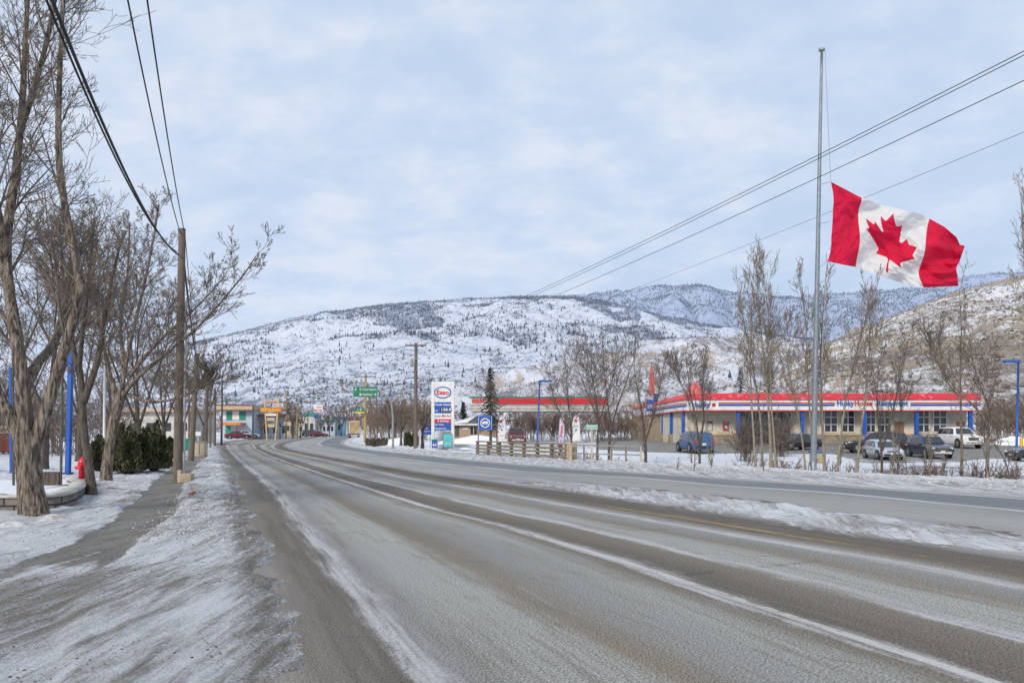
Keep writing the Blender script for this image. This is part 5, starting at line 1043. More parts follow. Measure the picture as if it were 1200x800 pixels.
carat('crossover_car', 'navy blue crossover parked facing the road right of the silver hatchback', 'car', 1088, 64.5, -91, 4.5, 1.84, 1.66, 'car_navy', 'suv', front='chrome')
carat('large_suv', 'large white SUV parked at the right end of the restaurant', 'car', 1124, 80, -90, 5.1, 2.02, 1.92, 'car_white', 'suv', front='chrome')
carat('black_suv', 'long black SUV seen from its tail, behind the silver hatchback', 'car', 1026, 71, 168, 4.9, 1.9, 1.72, 'car_black', 'suv')
carat('dark_sedan', 'dark sedan parked by the restaurant entrance behind the poplars', 'car', 933, 76, 205, 4.6, 1.8, 1.45, 'car_black', 'sedan')
carat('minivan', 'blue minivan seen from behind in the restaurant lot', 'car', 814, 71.5, 96, 4.9, 1.95, 1.70, 'car_blue', 'van')
carat('dark_car', 'black car cut off by the right edge of the picture', 'car', 1222, 60, 180, 4.5, 1.8, 1.5, 'car_black', 'sedan')
carat('pickup_truck', 'dark red pickup truck facing the road under the fuel canopy', 'pickup', 604, 100, -84, 5.5, 1.98, 1.85, 'car_red', 'pickup', front='chrome')
carat('far_sedan', 'dark red car parked before the aqua motel', 'car', 279, 152, 20, 4.6, 1.8, 1.5, 'car_red', 'sedan')
carat('far_sedan', 'pale car parked right of the red one before the aqua motel', 'car', 289.5, 156, 15, 4.5, 1.8, 1.5, 'car_silver', 'sedan')
carat('far_van', 'dark blue car parked under the second motel sign', 'car', 365, 215, 10, 4.8, 1.9, 1.7, 'car_navy', 'van')
carat('far_car', 'dark red car parked among the far street trees', 'car', 373.5, 205, 15, 4.4, 1.8, 1.45, 'car_red', 'sedan')
# box truck
tx_, ty__ = X_(415, 188), 188; tz_ = 0.02; hd_ = 102
tr_ = thing('box_truck', 'tan and white box truck driving away on the highway', 'truck', (0, 0, 0))
MB().box((-1.2, 0, 2.25), (5.6, 2.35, 2.75)).build('cargo_box', 'dirty_white', tr_, bevel=.04); MB().box((-4.02, 0, 2.25), (.05, 2.0, 2.4)).build('rear_door', 'cargo_tan', tr_)
MB().box((-3.0, -1.19, 2.1), (1.0, .04, 1.4)).build('side_mark', 'blue_paint', tr_)
MB().box((2.6, 0, 1.6), (1.8, 2.1, 1.9)).build('cab', 'white_paint', tr_, bevel=.15); MB().box((0, 0, .75), (8, 1.0, .2)).build('chassis', 'black', tr_); MB().box((-4.0, 0, .55), (.12, 2.2, .18)).build('rear_bumper', 'dirty_white', tr_)
for sd in (-1, 1):
    MB().box((-4.06, sd*.95, .85), (.05, .28, .18)).build('tail_light', 'tail_red', tr_)
    for X in (-2.6, 2.6):
        w__ = MB().cyl((X, sd*.75, .48), (X, sd*1.12, .48), .48, .48, 20).build('wheel', 'rubber', tr_); MB().cyl((X, sd*1.1, .48), (X, sd*1.13, .48), .27, .25, 14).build('rim', 'grey_steel', w__)
tr_.location = (tx_, ty__, tz_); tr_.rotation_euler = (0, 0, R(hd_))
mat('snow_dirty', (.54, .54, .56), (.26, .24, .22), scale=5, rough=.85, bump=.5, lo=.4, hi=.65)
# ================================================================ junction: highway sign, fuel pylon, boards
def rail(mb, pts, r, n=8):
    P = np.array(pts, float); mb.add(*tube_arr(P[None], np.full((1, len(P)), r), n, cap=True)); return mb
Yd = 80; hs = thing('highway_sign', 'green overhead highway direction sign held by a curved grey mast', 'sign', GP(460, Yd)); x = X_(460.5, Yd); g0 = G(x, Yd)
cu = [(x, Yd, g0-.1), (x, Yd, Z_(490, Yd)), (x-.1, Yd, Z_(476, Yd)), (X_(457, Yd), Yd, Z_(466, Yd)), (X_(451, Yd), Yd, Z_(460.5, Yd)), (X_(443, Yd), Yd, Z_(458.5, Yd)), (X_(420, Yd), Yd, Z_(458, Yd))]
P = np.array(cu); dq = np.concatenate([[0], np.cumsum(np.linalg.norm(np.diff(P, axis=0), axis=1))]); qq = np.linspace(0, dq[-1], 40); P = np.stack([np.interp(qq, dq, P[:, i]) for i in range(3)], -1)
for _ in range(3): P[1:-1] = (P[:-2]+2*P[1:-1]+P[2:])/4
mb = MB(); mb.add(*tube_arr(P[None], np.linspace(.115, .06, 40)[None], 12, cap=True)); mb.build('mast', 'grey_steel', hs, smooth=True); MB().cyl((x, Yd, g0), (x, Yd, g0+.08), .25, .25, 12).build('base_plate', 'grey_steel', hs)
sx0, sx1, sz0, sz1 = X_(414, Yd), X_(443, Yd), Z_(465, Yd), Z_(453, Yd); cx, cz = (sx0+sx1)/2, (sz0+sz1)/2
MB().box((cx, Yd-.16, cz), (sx1-sx0, .05, sz1-sz0)).build('panel', 'sign_green', hs)
mb = MB(); w2, h2 = (sx1-sx0)/2-.03, (sz1-sz0)/2-.03
for a_, b_ in (((-w2, -h2), (w2, -h2)), ((-w2, h2), (w2, h2)), ((-w2, -h2), (-w2, h2)), ((w2, -h2), (w2, h2)), ((-w2, 0), (w2, 0))): mb.bar((cx+a_[0], Yd-.19, cz+a_[1]), (cx+b_[0], Yd-.19, cz+b_[1]), .02, .008)
mb.build('border', 'white_paint', hs)
text('lettering', 'Prince George', .25, 'white_paint', hs, (cx+.38, Yd-.19, cz+.22), bold=.02, width=1.3); text('lettering', 'Kamloops', .25, 'white_paint', hs, (cx+.2, Yd-.19, cz-.24), bold=.02, width=.95)
mb = MB(); mb.prism([(cx-.95, cz+.12), (cx-.86, cz+.12), (cx-.86, cz+.24), (cx-.80, cz+.24), (cx-.905, cz+.36), (cx-1.01, cz+.24), (cx-.95, cz+.24)], Yd-.197, Yd-.19)
mb.prism([(cx+.84, cz-.28), (cx+.84, cz-.20), (cx+.94, cz-.20), (cx+.94, cz-.14), (cx+1.05, cz-.24), (cx+.94, cz-.34), (cx+.94, cz-.28)], Yd-.197, Yd-.19)
mb.prism([(cx-.56, cz+.24+.12*s_) for s_ in (0,)]+[(cx-.46, cz+.36), (cx-.36, cz+.24), (cx-.46, cz+.10)], Yd-.197, Yd-.19); mb.prism([(cx-.58, cz-.24), (cx-.46, cz-.10), (cx-.34, cz-.24), (cx-.46, cz-.38)], Yd-.197, Yd-.19); mb.build('arrows_and_shields', 'white_paint', hs)
text('lettering', '97', .14, 'sign_green', hs, (cx-.46, Yd-.199, cz+.24), bold=.02); text('lettering', '1', .16, 'sign_green', hs, (cx-.46, Yd-.199, cz-.24), bold=.02)
Yd = 107.6; rs = thing('route_marker_sign', 'small green and yellow route marker sign on the tan pole', 'sign', (X_(421.5, Yd), Yd, Z_(484, Yd)))
MB().box((X_(421.8, Yd), Yd-.2, Z_(480.2, Yd)), (1.2, .05, .42)).build('panel', 'sign_green', rs); MB().box((X_(421.8, Yd), Yd-.2, Z_(483, Yd)), (1.2, .05, .2)).build('yellow_strip', 'sign_yellow', rs); text('lettering', '1  97', .3, 'white_paint', rs, (X_(421.8, Yd), Yd-.235, Z_(480.2, Yd)), bold=.02); MB().bar((X_(416, Yd), Yd-.1, Z_(481, Yd)), (X_(428, Yd), Yd-.05, Z_(481, Yd)), .06).build('bracket', 'grey_steel', rs)
# price pylon
Yd = 75; py_ = thing('fuel_price_pylon', 'tall white fuel station price pylon with blue and red panels', 'sign', GP(519.5, Yd)); g0 = G(X_(519, Yd), Yd)
xL, xR, zT = X_(505.5, Yd), X_(532.5, Yd), Z_(447, Yd)
for xx in (xL+.14, xR-.14): MB().box((xx, Yd, (zT+g0)/2-.05), (.26, .4, zT-g0+.1)).build('post', 'white_paint', py_, bevel=.02)
zp0 = Z_(504, Yd); MB().box(((xL+xR)/2, Yd, (zT+zp0)/2), (xR-xL-.56, .34, zT-zp0)).build('cabinet', 'white_paint', py_)
cx = (xL+xR)/2; pw = xR-xL-.60
def panel(nm, y0, y1, m): a_, b_ = Z_(y1, Yd), Z_(y0, Yd); MB().box((cx, Yd-.18, (a_+b_)/2), (pw, .04, b_-a_)).build(nm, m, py_); return (a_+b_)/2
panel('price_panel', 471, 484, 'blue_paint'); panel('market_panel', 484.2, 490.8, 'white_paint'); panel('savings_panel', 491, 495, 'red_paint'); panel('service_panel', 495.2, 499.4, 'blue_paint'); panel('service_panel', 499.6, 504, 'blue_paint')
MB().box((cx+.28, Yd-.205, Z_(480, Yd)), (1.0, .03, .34)).build('price_display', 'black', py_); text('lettering', '130.9', .34, 'white_paint', py_, (cx+.28, Yd-.226, Z_(480, Yd)), bold=.03, width=.85)
text('lettering', 'Fuel', .17, 'white_paint', py_, (cx-.56, Yd-.21, Z_(481, Yd)), bold=.02); text('lettering', 'Travel Centre', .24, 'white_paint', py_, (cx, Yd-.21, Z_(474, Yd)), bold=.03, width=1.5)
text('lettering', 'Husky', .2, 'blue_paint', py_, (cx-.42, Yd-.21, Z_(487.4, Yd)), bold=.02); text('lettering', 'Market', .28, 'red_paint', py_, (cx+.28, Yd-.21, Z_(487.2, Yd)), italic=.3, bold=.01)
text('lettering', '6 savings', .22, 'white_paint', py_, (cx+.05, Yd-.21, Z_(493, Yd)), bold=.03, width=1.0); text('lettering', 'Car Wash', .2, 'white_paint', py_, (cx-.3, Yd-.21, Z_(497.3, Yd)), bold=.02, width=.8); text('lettering', 'Restaurant', .2, 'white_paint', py_, (cx-.2, Yd-.21, Z_(501.8, Yd)), bold=.02, width=1.0)
zc = Z_(459.8, Yd); N_ = 40; V = []
for rx_, ry_, yy in ((.76, .52, -.20), (.76, .52, -.175)): V += [(cx+rx_*math.cos(a*2*math.pi/N_), Yd+yy, zc+ry_*math.sin(a*2*math.pi/N_)) for a in range(N_)]
MB().add(V, [tuple(range(N_)), tuple(range(2*N_-1, N_-1, -1))]+[(i, (i+1) % N_, (i+1) % N_+N_, i+N_) for i in range(N_)]).build('oval_ring', 'blue_paint', py_)
V = [(a_, b_-.012, c_) for a_, b_, c_ in [(cx+.65*math.cos(a*2*math.pi/N_), Yd-.20, zc+.42*math.sin(a*2*math.pi/N_)) for a in range(N_)]]; MB().add(V, [tuple(range(N_))]).build('oval_face', 'white_paint', py_)
text('lettering', 'Esso', .56, 'red_paint', py_, (cx, Yd-.222, zc-.02), bold=.035, width=1.08)
# boards at the pylon foot
Yd = 73.5; tb_ = thing('poster_board', 'upright poster board with a teal beach picture at the pylon foot', 'sign', GP(525, Yd)); g0 = G(X_(525, Yd), Yd)
MB().box((X_(524.7, Yd), Yd, Z_(516, Yd)), (.82, .06, 1.2)).build('frame', 'black', tb_); MB().box((X_(524.7, Yd), Yd-.04, Z_(516, Yd)), (.74, .03, 1.12)).build('poster', 'teal_board', tb_)
for px in (519.7, 529.7): MB().box((X_(px, Yd), Yd, (g0+Z_(508, Yd))/2), (.05, .05, Z_(508, Yd)-g0)).build('leg', 'black', tb_)
MB().box((X_(524.7, Yd), Yd-.06, Z_(519.5, Yd)), (.6, .01, .08)).build('poster_figures', 'dirty_white', tb_)
ib = thing('information_board', 'small blue and green board left of the teal poster board', 'sign', GP(509, Yd)); MB().box((X_(509.3, Yd), Yd, Z_(520.5, Yd)), (.5, .08, .62)).build('panel', 'blue_paint', ib); MB().box((X_(509.3, Yd), Yd, Z_(515.5, Yd)), (.5, .1, .14)).build('header', 'sign_green', ib); MB().box((X_(509.3, Yd), Yd-.05, Z_(521, Yd)), (.30, .02, .2)).build('centre_mark', 'white_paint', ib); MB().box((X_(509.3, Yd), Yd-.065, Z_(521, Yd)), (.08, .02, .2)).build('red_mark', 'red_paint', ib)
for px in (506.8, 511.8): MB().box((X_(px, Yd), Yd, (g0+Z_(520, Yd))/2), (.04, .04, Z_(520, Yd)-g0)).build('leg', 'black', ib)
Yd = 79; bsg = thing('blue_service_sign', 'blue sign half hidden behind the left post of the price pylon', 'sign', GP(500, Yd))
MB().box((X_(500.5, Yd), Yd, Z_(504, Yd)), (1.0, .06, .8)).build('panel', 'blue_paint', bsg); text('lettering', 'Park', .24, 'white_paint', bsg, (X_(499, Yd), Yd-.035, Z_(501.5, Yd)), bold=.02); text('lettering', 'Entrance', .18, 'white_paint', bsg, (X_(500, Yd), Yd-.035, Z_(505, Yd)), bold=.02, width=.7)
for px in (497, 504): MB().cyl((X_(px, Yd), Yd+.05, 0), (X_(px, Yd), Yd+.05, Z_(499, Yd)), .03, .03, 6).build('post', 'grey_steel', bsg)
Yd = 84; ff = thing('feather_banner', 'thin pink feather banner beside the junction utility pole', 'banner', GP(491.5, Yd)); MB().prism([(X_(490.5, Yd), Z_(519, Yd)), (X_(492.5, Yd), Z_(519, Yd)), (X_(494.5, Yd), Z_(500, Yd)), (X_(493.5, Yd), Z_(498, Yd)), (X_(491.5, Yd), Z_(505, Yd))], Yd, Yd+.02).build('cloth', 'lavender', ff)
MB().cyl((X_(490.4, Yd), Yd, 0), (X_(493.4, Yd), Yd, Z_(498, Yd)), .02, .015, 6).build('rod', 'grey_steel', ff)
# house
Yd = 112; ho = thing('tan_house', 'small tan house with snowy grey roof behind the fuel price pylon', 'house', (X_(560, Yd), Yd, .2)); x0, x1 = X_(528, Yd), X_(592, Yd); zE = Z_(497, Yd)
MB().box(((x0+x1)/2, Yd+3.5, zE/2), (x1-x0, 7, zE)).build('wall', 'tan_siding', ho)
V = [(x0-.5, Yd-.5, zE), (x1+.5, Yd-.5, zE), (x1+.5, Yd+7.5, zE), (x0-.5, Yd+7.5, zE), (X_(558, Yd), Yd+3.5, Z_(487, Yd)), (X_(575, Yd), Yd+3.5, Z_(487, Yd))]
MB().add(V, [(0, 1, 5, 4), (1, 2, 5), (2, 3, 4, 5), (3, 0, 4), (0, 3, 2, 1)]).build('roof', 'roof_grey', ho)
sn = MB().add([(a_, b_, c_+.05) for a_, b_, c_ in [(x0-.45, Yd-.45, zE+.02), (x0+2.2, Yd-.2, zE+.15), (X_(557, Yd), Yd+3.2, Z_(487.4, Yd)), (x0-.4, Yd+7, zE)]], [(0, 1, 2), (0, 2, 3)]).build('roof_snow', 'snow_plain', ho)
MB().box(((x0+x1)/2, Yd-.55, zE-.02), (x1-x0+1.1, .1, .22)).build('gutter', 'white_paint', ho)
w1 = MB().box((X_(555, Yd), Yd-.04, Z_(504.5, Yd)), (.8, .1, .9)).build('window', 'window_dark', ho); MB().box((X_(555, Yd), Yd-.07, Z_(504.5, Yd)), (.06, .06, .95)).build('window_frame', 'white_paint', w1)
MB().box((X_(545.5, Yd), Yd-.03, Z_(502, Yd)), (.8, .05, .22)).build('house_sign', 'white_paint', ho); MB().box((X_(535.5, Yd), Yd-.03, Z_(504, Yd)), (.5, .08, 1.6)).build('door', 'dark_steel', ho)
# snow heaps
def heap(lb, x, y, rx_, ry_, h, seed, m='snow_plain'):
    g0 = G(x, y); n = 40; a, r_ = np.meshgrid(np.linspace(0, 2*np.pi, n+1), np.linspace(0, 1, 14)); X = x+np.cos(a)*r_*rx_; Y = y+np.sin(a)*r_*ry_
    Z = g0-.1+h*(1-r_**2)*(.6+.9*fbm((X-x)/rx_*2.2+seed, (Y-y)/ry_*2.2, 4, seed))+.1*(1-r_); return tag(grid_mesh('snow_heap', X, Y, Z, m), lb, 'snow heap')
heap('long white snow bank in front of the tan house', X_(560, 100), 100, 5.5, 2.2, .8, 1); heap('snow heap at the foot of the tan concrete railing post', X_(668, 50.5), 50.5, .8, .5, .75, 2)
heap('snow bank at the corner of the pylon island', X_(540, 75), 75, 1.5, .7, .22, 3); heap('snow heap beside the yellow bollard at the right edge', X_(1186, 86), 86, 2.4, 1.5, .7, 4)
heap('small clean snow heap at the foot of the huge tree', X_(63, 16.0), 16.0, .5, .3, .13, 5, 'snow_dirty'); heap('low snow heap left of the huge tree', X_(18, 15.0), 15.0, .6, .35, .11, 6, 'snow_dirty')
heap('white snow bank beyond the junction island', X_(478, 96), 96, 4.5, 1.6, .7, 7)
# parking sign
Yd = 58; ps = thing('truck_parking_sign', 'square blue sign with a white circled truck symbol at the railing end', 'sign', GP(568.5, Yd)); cx, cz = X_(568.5, Yd), Z_(495.3, Yd); s_ = .50
MB().box((cx, Yd, cz), (2*s_, .04, 2*s_)).build('panel', 'blue_paint', ps, bevel=.01)
mb = MB()
for a_, b_ in (((-1, -1), (1, -1)), ((1, -1), (1, 1)), ((1, 1), (-1, 1)), ((-1, 1), (-1, -1))): mb.bar((cx+a_[0]*.44, Yd-.025, cz+a_[1]*.44), (cx+b_[0]*.44, Yd-.025, cz+b_[1]*.44), .025, .008)
ring = []
for i in range(36): a = i*math.pi/18; ring += [(cx+.33*math.cos(a), Yd-.028, cz+.33*math.sin(a)), (cx+.26*math.cos(a), Yd-.028, cz+.26*math.sin(a))]
mb.add(ring, [(2*i, 2*((i+1) % 36), 2*((i+1) % 36)+1, 2*i+1) for i in range(36)])
mb.prism([(cx-.20, cz-.07), (cx-.20, cz+.03), (cx-.12, cz+.12), (cx-.02, cz+.12), (cx+.0, cz+.10), (cx+.18, cz+.13), (cx+.20, cz-.07)], Yd-.030, Yd-.024); mb.cyl((cx-.12, Yd-.03, cz-.09), (cx-.12, Yd-.022, cz-.09), .05, .05, 10); mb.cyl((cx+.10, Yd-.03, cz-.09), (cx+.10, Yd-.022, cz-.09), .05, .05, 10)
mb.build('truck_symbol', 'white_paint', ps); MB().box((X_(560.5, Yd), Yd+.04, (Z_(487, Yd))/2), (.08, .05, Z_(487, Yd))).build('post', 'pole_wood', ps)
# wooden bridge railing, tan post, metal railing
A = np.array([X_(558, 61), 61, 0.0]); B = np.array([X_(664, 49.5), 49.5, 0.0]); fe = thing('wooden_bridge_railing', 'weathered wooden railing with four horizontal rails along the creek bridge', 'railing', tuple(A+np.array([0, 0, G(A[0], A[1])])))
dAB = B-A; L_ = np.linalg.norm(dAB); ng = 8; angf = math.atan2(dAB[1], dAB[0])
for k, zz_ in enumerate((.22, .45, .68, .95)):
    rb = MB().bar((A[0], A[1], zz_), (B[0], B[1], zz_), .08, .13 if k < 3 else .10); rb.build('rail', 'wood_rail', fe)
for k in range(ng):
    p_ = A+dAB*(k/(ng-1))*.985; n_ = np.array([dAB[1], -dAB[0], 0])/L_*-1
    MB().box((p_[0]+n_[0]*.12, p_[1]+n_[1]*.12, .35), (.2, .16, 1.25), rz=angf).build('post', 'wood_rail', fe)
gp = thing('concrete_post', 'tan concrete end post joining the wooden and metal railings', 'post', (X_(670, 49), 49, 0)); MB().box((X_(670, 49.2), 49.2, .42), (.68, .35, 1.2), rz=angf).build('block', 'concrete_tan', gp, bevel=.03)
A2_ = np.array([X_(669, 48.6), 48.6, 0.0]); B2_ = np.array([X_(751, 44.8), 44.8, 0.0]); me_ = thing('metal_railing', 'pale metal pipe railing right of the tan concrete post', 'railing', tuple(A2_))
for k in range(6):
    p_ = A2_+(B2_-A2_)*k/5; MB().box((p_[0], p_[1], .35), (.09, .09, 1.15)).build('post', 'beige' if k in (0, 5) else 'wood_rail', me_)
for zz_ in (.45, .92): MB().bar(tuple(A2_+np.array([0, 0, zz_])), tuple(B2_+np.array([0, 0, zz_])), .075, .075).build('rail', 'grey_steel', me_)
Yd = 46.4; gs = thing('mint_road_sign', 'small mint green name sign on a pale post in front of the metal railing', 'sign', GP(694, Yd)); x = X_(693.5, Yd)
MB().box((x, Yd, Z_(500.3, Yd)), (.64, .03, .28)).build('panel', 'sign_mint', gs); text('lettering', 'Bonaparte', .10, 'white_paint', gs, (x, Yd-.018, Z_(498.8, Yd)), bold=.02, width=.5); text('lettering', 'River', .10, 'white_paint', gs, (x, Yd-.018, Z_(501.8, Yd)), bold=.02)
MB().box((x, Yd+.04, Z_(500, Yd)/2-.1), (.09, .05, Z_(500, Yd)+.2)).build('post', 'beige', gs)
# ================================================================ fuel canopy
Yd = 108; fc = thing('fuel_canopy', 'long white and red fuel station canopy over the pumps', 'canopy', (X_(632, Yd), Yd, .3)); x0, x1 = X_(551, Yd), X_(712, Yd); zb, zt = Z_(481.5, Yd), Z_(465.5, Yd)
MB().box(((x0+x1)/2, Yd+4, (zb+zt)/2), (x1-x0, 8, zt-zb)).build('fascia', 'dirty_white', fc); xr = X_(577, Yd)
MB().box(((xr+x1)/2+.02, Yd-.04, Z_(470, Yd)), (x1-xr, .1, .72)).build('red_stripe', 'red_paint', fc); MB().box(((x0+x1)/2, Yd+3.98, zt+.06), (x1-x0+.2, 8.3, .1)).build('roof_trim', 'teal', fc)
MB().box(((x0+x1)/2, Yd-.03, Z_(474.5, Yd)), (x1-x0, .08, .1)).build('grey_strip', 'grey_steel', fc); MB().box(((x0+x1)/2, Yd-.03, Z_(478.5, Yd)), (x1-x0, .07, .06)).build('lower_strip', 'grey_steel', fc)
text('lettering', 'ESSO', .72, 'red_paint', fc, (X_(563, Yd), Yd-.02, Z_(470, Yd)), bold=.05, width=2.1)
for px in (587, 676): 
    for dy in (1, 7): MB().box((X_(px, Yd), Yd+dy, zb/2+.1), (.5, .5, zb-.2)).build('column', 'dirty_white', fc)
def pump(lb, px, Yd):
    x = X_(px, Yd); g0 = .25; r_ = thing('fuel_pump', lb, 'fuel pump', (x, Yd, g0)); MB().box((x, Yd, g0+.08), (1.6, 1.2, .16)).build('island', 'dirty_white', r_)
    MB().prism([(x-.50, g0+.16), (x+.50, g0+.16), (x+.45, g0+2.3), (x+.28, g0+3.1), (x-.28, g0+3.1), (x-.45, g0+2.3)], Yd-.25, Yd+.25).build('housing', 'white_paint', r_); MB().prism([(x-.25, g0+2.75), (x+.25, g0+2.75), (x, g0+2.35)], Yd-.28, Yd-.25).build('triangle', 'red_paint', r_)
    MB().box((x, Yd-.27, g0+1.5), (.2, .04, .18)).build('blue_mark', 'blue_paint', r_); MB().box((x-.62, Yd, g0+.85), (.18, .4, 1.3)).build('side_panel', 'red_paint', r_); MB().box((x, Yd-.27, g0+1.95), (.5, .04, .3)).build('display', 'pale_blue', r_)
    h_ = MB(); rail(h_, [(x+.5, Yd-.2, g0+1.6), (x+.65, Yd-.25, g0+1.2), (x+.6, Yd-.3, g0+.7), (x+.5, Yd-.25, g0+1.3)], .025, 6); h_.build('hose', 'black', r_)
pump('white fuel pump with a red triangle at the left end of the canopy', 588, 104); pump('white fuel pump with a red triangle at the right end of the canopy', 675, 107)
x = X_(589, 99); gr_ = thing('guard_hoop', 'grey steel guard hoop before the left fuel pump', 'guard rail', (x, 99, .2)); mb = MB(); rail(mb, [(x-.5, 99, .1), (x-.5, 99, 1.0), (x-.4, 99, 1.1), (x+.4, 99, 1.1), (x+.5, 99, 1.0), (x+.5, 99, .1)], .04); mb.build('hoop', 'grey_steel', gr_, smooth=True)
def lamp(lb, px, Yd, ty, tpx, dirn, m='blue_paint', base=True):
    x = X_(px, Yd); g0 = G(x, Yd); t_ = P_(tpx, ty, Yd); r_ = thing('blue_lamp_post', lb, 'lamp post', (x, Yd, g0)); MB().cyl((x, Yd, g0-.1), t_, .10, .07, 10).build('pole', m, r_, smooth=True)
    MB().box((t_[0]+dirn*.55, Yd, t_[2]-.03), (1.25, .38, .2)).build('lamp_head', 'blue_paint', r_, bevel=.02); MB().box((t_[0]+dirn*.75, Yd, t_[2]-.15), (.6, .3, .05)).build('lens', 'dirty_white', r_)
    MB().box((x, Yd, g0+.08), (.5, .5, .2)).build('footing', 'navy_blue', r_)
lamp('slender blue lamp post in front of the fuel canopy, its head turned right', 629.5, 84, 446, 632.5, 1); lamp('tall blue lamp post with its head turned left at the right edge of the lot', 1191, 66, 423, 1193.5, -1)
Yd = 84; fb = thing('feather_banner', 'tall pale feather banner with red letters behind the wooden railing', 'banner', GP(657, Yd)); pr = [(653.5, 527), (658.5, 527), (661, 512), (661.5, 498), (661, 491), (659, 487.5), (656.5, 490), (655, 500), (654, 512)]
MB().prism([(X_(a_, Yd), Z_(b_, Yd)) for a_, b_ in pr], Yd, Yd+.03).build('cloth', 'lavender', fb); MB().prism([(X_(653.4, Yd), Z_(525, Yd)), (X_(658.8, Yd), Z_(525, Yd)), (X_(659.3, Yd), Z_(521, Yd)), (X_(653.7, Yd), Z_(521, Yd))], Yd-.01, Yd+.04).build('red_hem', 'red_paint', fb)
tt_ = text('lettering', 'propane', .34, 'red_paint', fb, (0, 0, 0), bold=.02); tt_.data.transform(Matrix.Translation(world_loc(fb))); tt_.data.transform(Matrix.Rotation(R(-82), 4, 'Y')); tt_.data.transform(Matrix.Translation(Vector((X_(657.8, Yd), Yd-.02, Z_(505, Yd)))-world_loc(fb)))
MB().cyl((X_(653.3, Yd), Yd, 0), (X_(656, Yd), Yd, Z_(490, Yd)), .03, .02, 6).build('rod', 'grey_steel', fb)
# ================================================================ restaurant
BY = 88.0; re = thing('restaurant_building', 'long low restaurant with bright red roof edge, striped fascia and blue columns', 'restaurant', (X_(975, BY), BY, .3)); g0 = .25
xa, xb = X_(800, BY), X_(1144, BY); wz = Z_(481, BY)
MB().box(((xa+xb)/2+.2, BY+9, (g0+wz)/2), (xb-xa-.8, 15, wz-g0)).build('wall', 'stucco', re)
wy = BY+1.5
zs = Z_(510, wy)
for a_, b_ in ((802, 864), (926, 1143)): MB().box(((X_(a_, wy)+X_(b_, wy))/2, wy-.12, (g0+zs)/2-.1), (X_(b_, wy)-X_(a_, wy), .3, zs-g0+.2)).build('stone_base', 'stone', re); MB().box(((X_(a_, wy)+X_(b_, wy))/2, wy-.14, zs+.07), (X_(b_, wy)-X_(a_, wy)+.05, .38, .14)).build('base_cap', 'ochre_cap', re)
f0 = BY-.6; z0f, z1f, z2f = Z_(481, f0), Z_(468, f0), Z_(460.5, f0)
xfb = X_(1150, f0)
# fascia as a bent strip: front run and receding left run
FP = [(xfb, f0), (X_(830, f0), f0), (X_(806, f0), f0+.5), (X_(796, f0+3), f0+3), (X_(786, f0+8), f0+8), (X_(775, f0+15), f0+15), (X_(762, f0+26), f0+26), (X_(742, f0+44), f0+44)]
def strip(nm, m, o0, o1, za, zb_, parent=re, cap=True):
    V = []; F = []; n = len(FP)
    for i, (x, y) in enumerate(FP):
        tx_ = FP[min(i+1, n-1)][0]-FP[max(i-1, 0)][0]; ty_ = FP[min(i+1, n-1)][1]-FP[max(i-1, 0)][1]; l_ = math.hypot(tx_, ty_); nx, ny = ty_/l_, -tx_/l_
        nx, ny = -nx, -ny     # outward (towards the road / left)
        for o_, z in ((o0, za), (o0, zb_), (o1, zb_), (o1, za)): V.append((x+nx*o_, y+ny*o_, z))
    for i in range(n-1):
        for k in range(4): F.append((i*4+k, (i+1)*4+k, (i+1)*4+(k+1) % 4, i*4+(k+1) % 4))
    F += [(0, 1, 2, 3), (n*4-4, n*4-1, n*4-2, n*4-3)]
    return MB().add(V, F).build(nm, m, parent)
hF = z1f-z0f
strip('fascia', 'white_paint', 0, -.35, z0f, z1f); strip('lower_trim', 'red_paint', .03, -.3, z0f-.05, z0f+.06); strip('soffit', 'dirty_white', -.36, -2.4, z0f+.1, z0f+.25)
# sloped red mansard
V = []; F = []; n = len(FP)
for i, (x, y) in enumerate(FP):
    tx_ = FP[min(i+1, n-1)][0]-FP[max(i-1, 0)][0]; ty_ = FP[min(i+1, n-1)][1]-FP[max(i-1, 0)][1]; l_ = math.hypot(tx_, ty_); nx, ny = -ty_/l_, tx_/l_
    for o_, z in ((.12, z1f-.02), (.12, z1f+.12), (-.55, z2f), (-2.2, z2f), (-2.2, z1f-.02)): V.append((x+nx*o_, y+ny*o_, z))
for i in range(n-1):
    for k in range(5): F.append((i*5+k, (i+1)*5+k, (i+1)*5+(k+1) % 5, i*5+(k+1) % 5))
F += [(0, 1, 2, 3, 4), tuple(range(n*5-1, n*5-6, -1))]; MB().add(V, F).build('roof_edge', 'roof_red', re)
rib = MB(); 
for i in range(70): xx = X_(832, f0)+i*(xfb-X_(832, f0))/70; rib.bar((xx, f0-.14, z1f+.10), (xx, f0+.53, z2f+.01), .05, .04)
rib.build('roof_seams', 'roof_red', re)
MB().box(((xa+xb)/2+.5, BY+9.5, z2f-.15), (xb-xa-2, 14, .2)).build('roof', 'snow_plain', re)
def fstripe(nm, m, p0, p1, y0, y1): MB().box(((X_(p0, f0)+X_(p1, f0))/2, f0-.012, (Z_(y0, f0)+Z_(y1, f0))/2), (X_(p1, f0)-X_(p0, f0), .03, Z_(y0, f0)-Z_(y1, f0))).build(nm, m, re)
for p0, p1 in ((842, 978), (1067, 1149)): fstripe('red_stripe', 'stripe_red', p0, p1, 471.2, 472.7); fstripe('blue_stripe', 'blue_paint', p0, p1, 473.2, 475.6)
FPs = FP; FP = FPs[2:7]; strip('red_stripe', 'stripe_red', .012, -.02, z0f+hF*.60, z0f+hF*.72); strip('blue_stripe', 'blue_paint', .012, -.02, z0f+hF*.36, z0f+hF*.56); FP = FPs
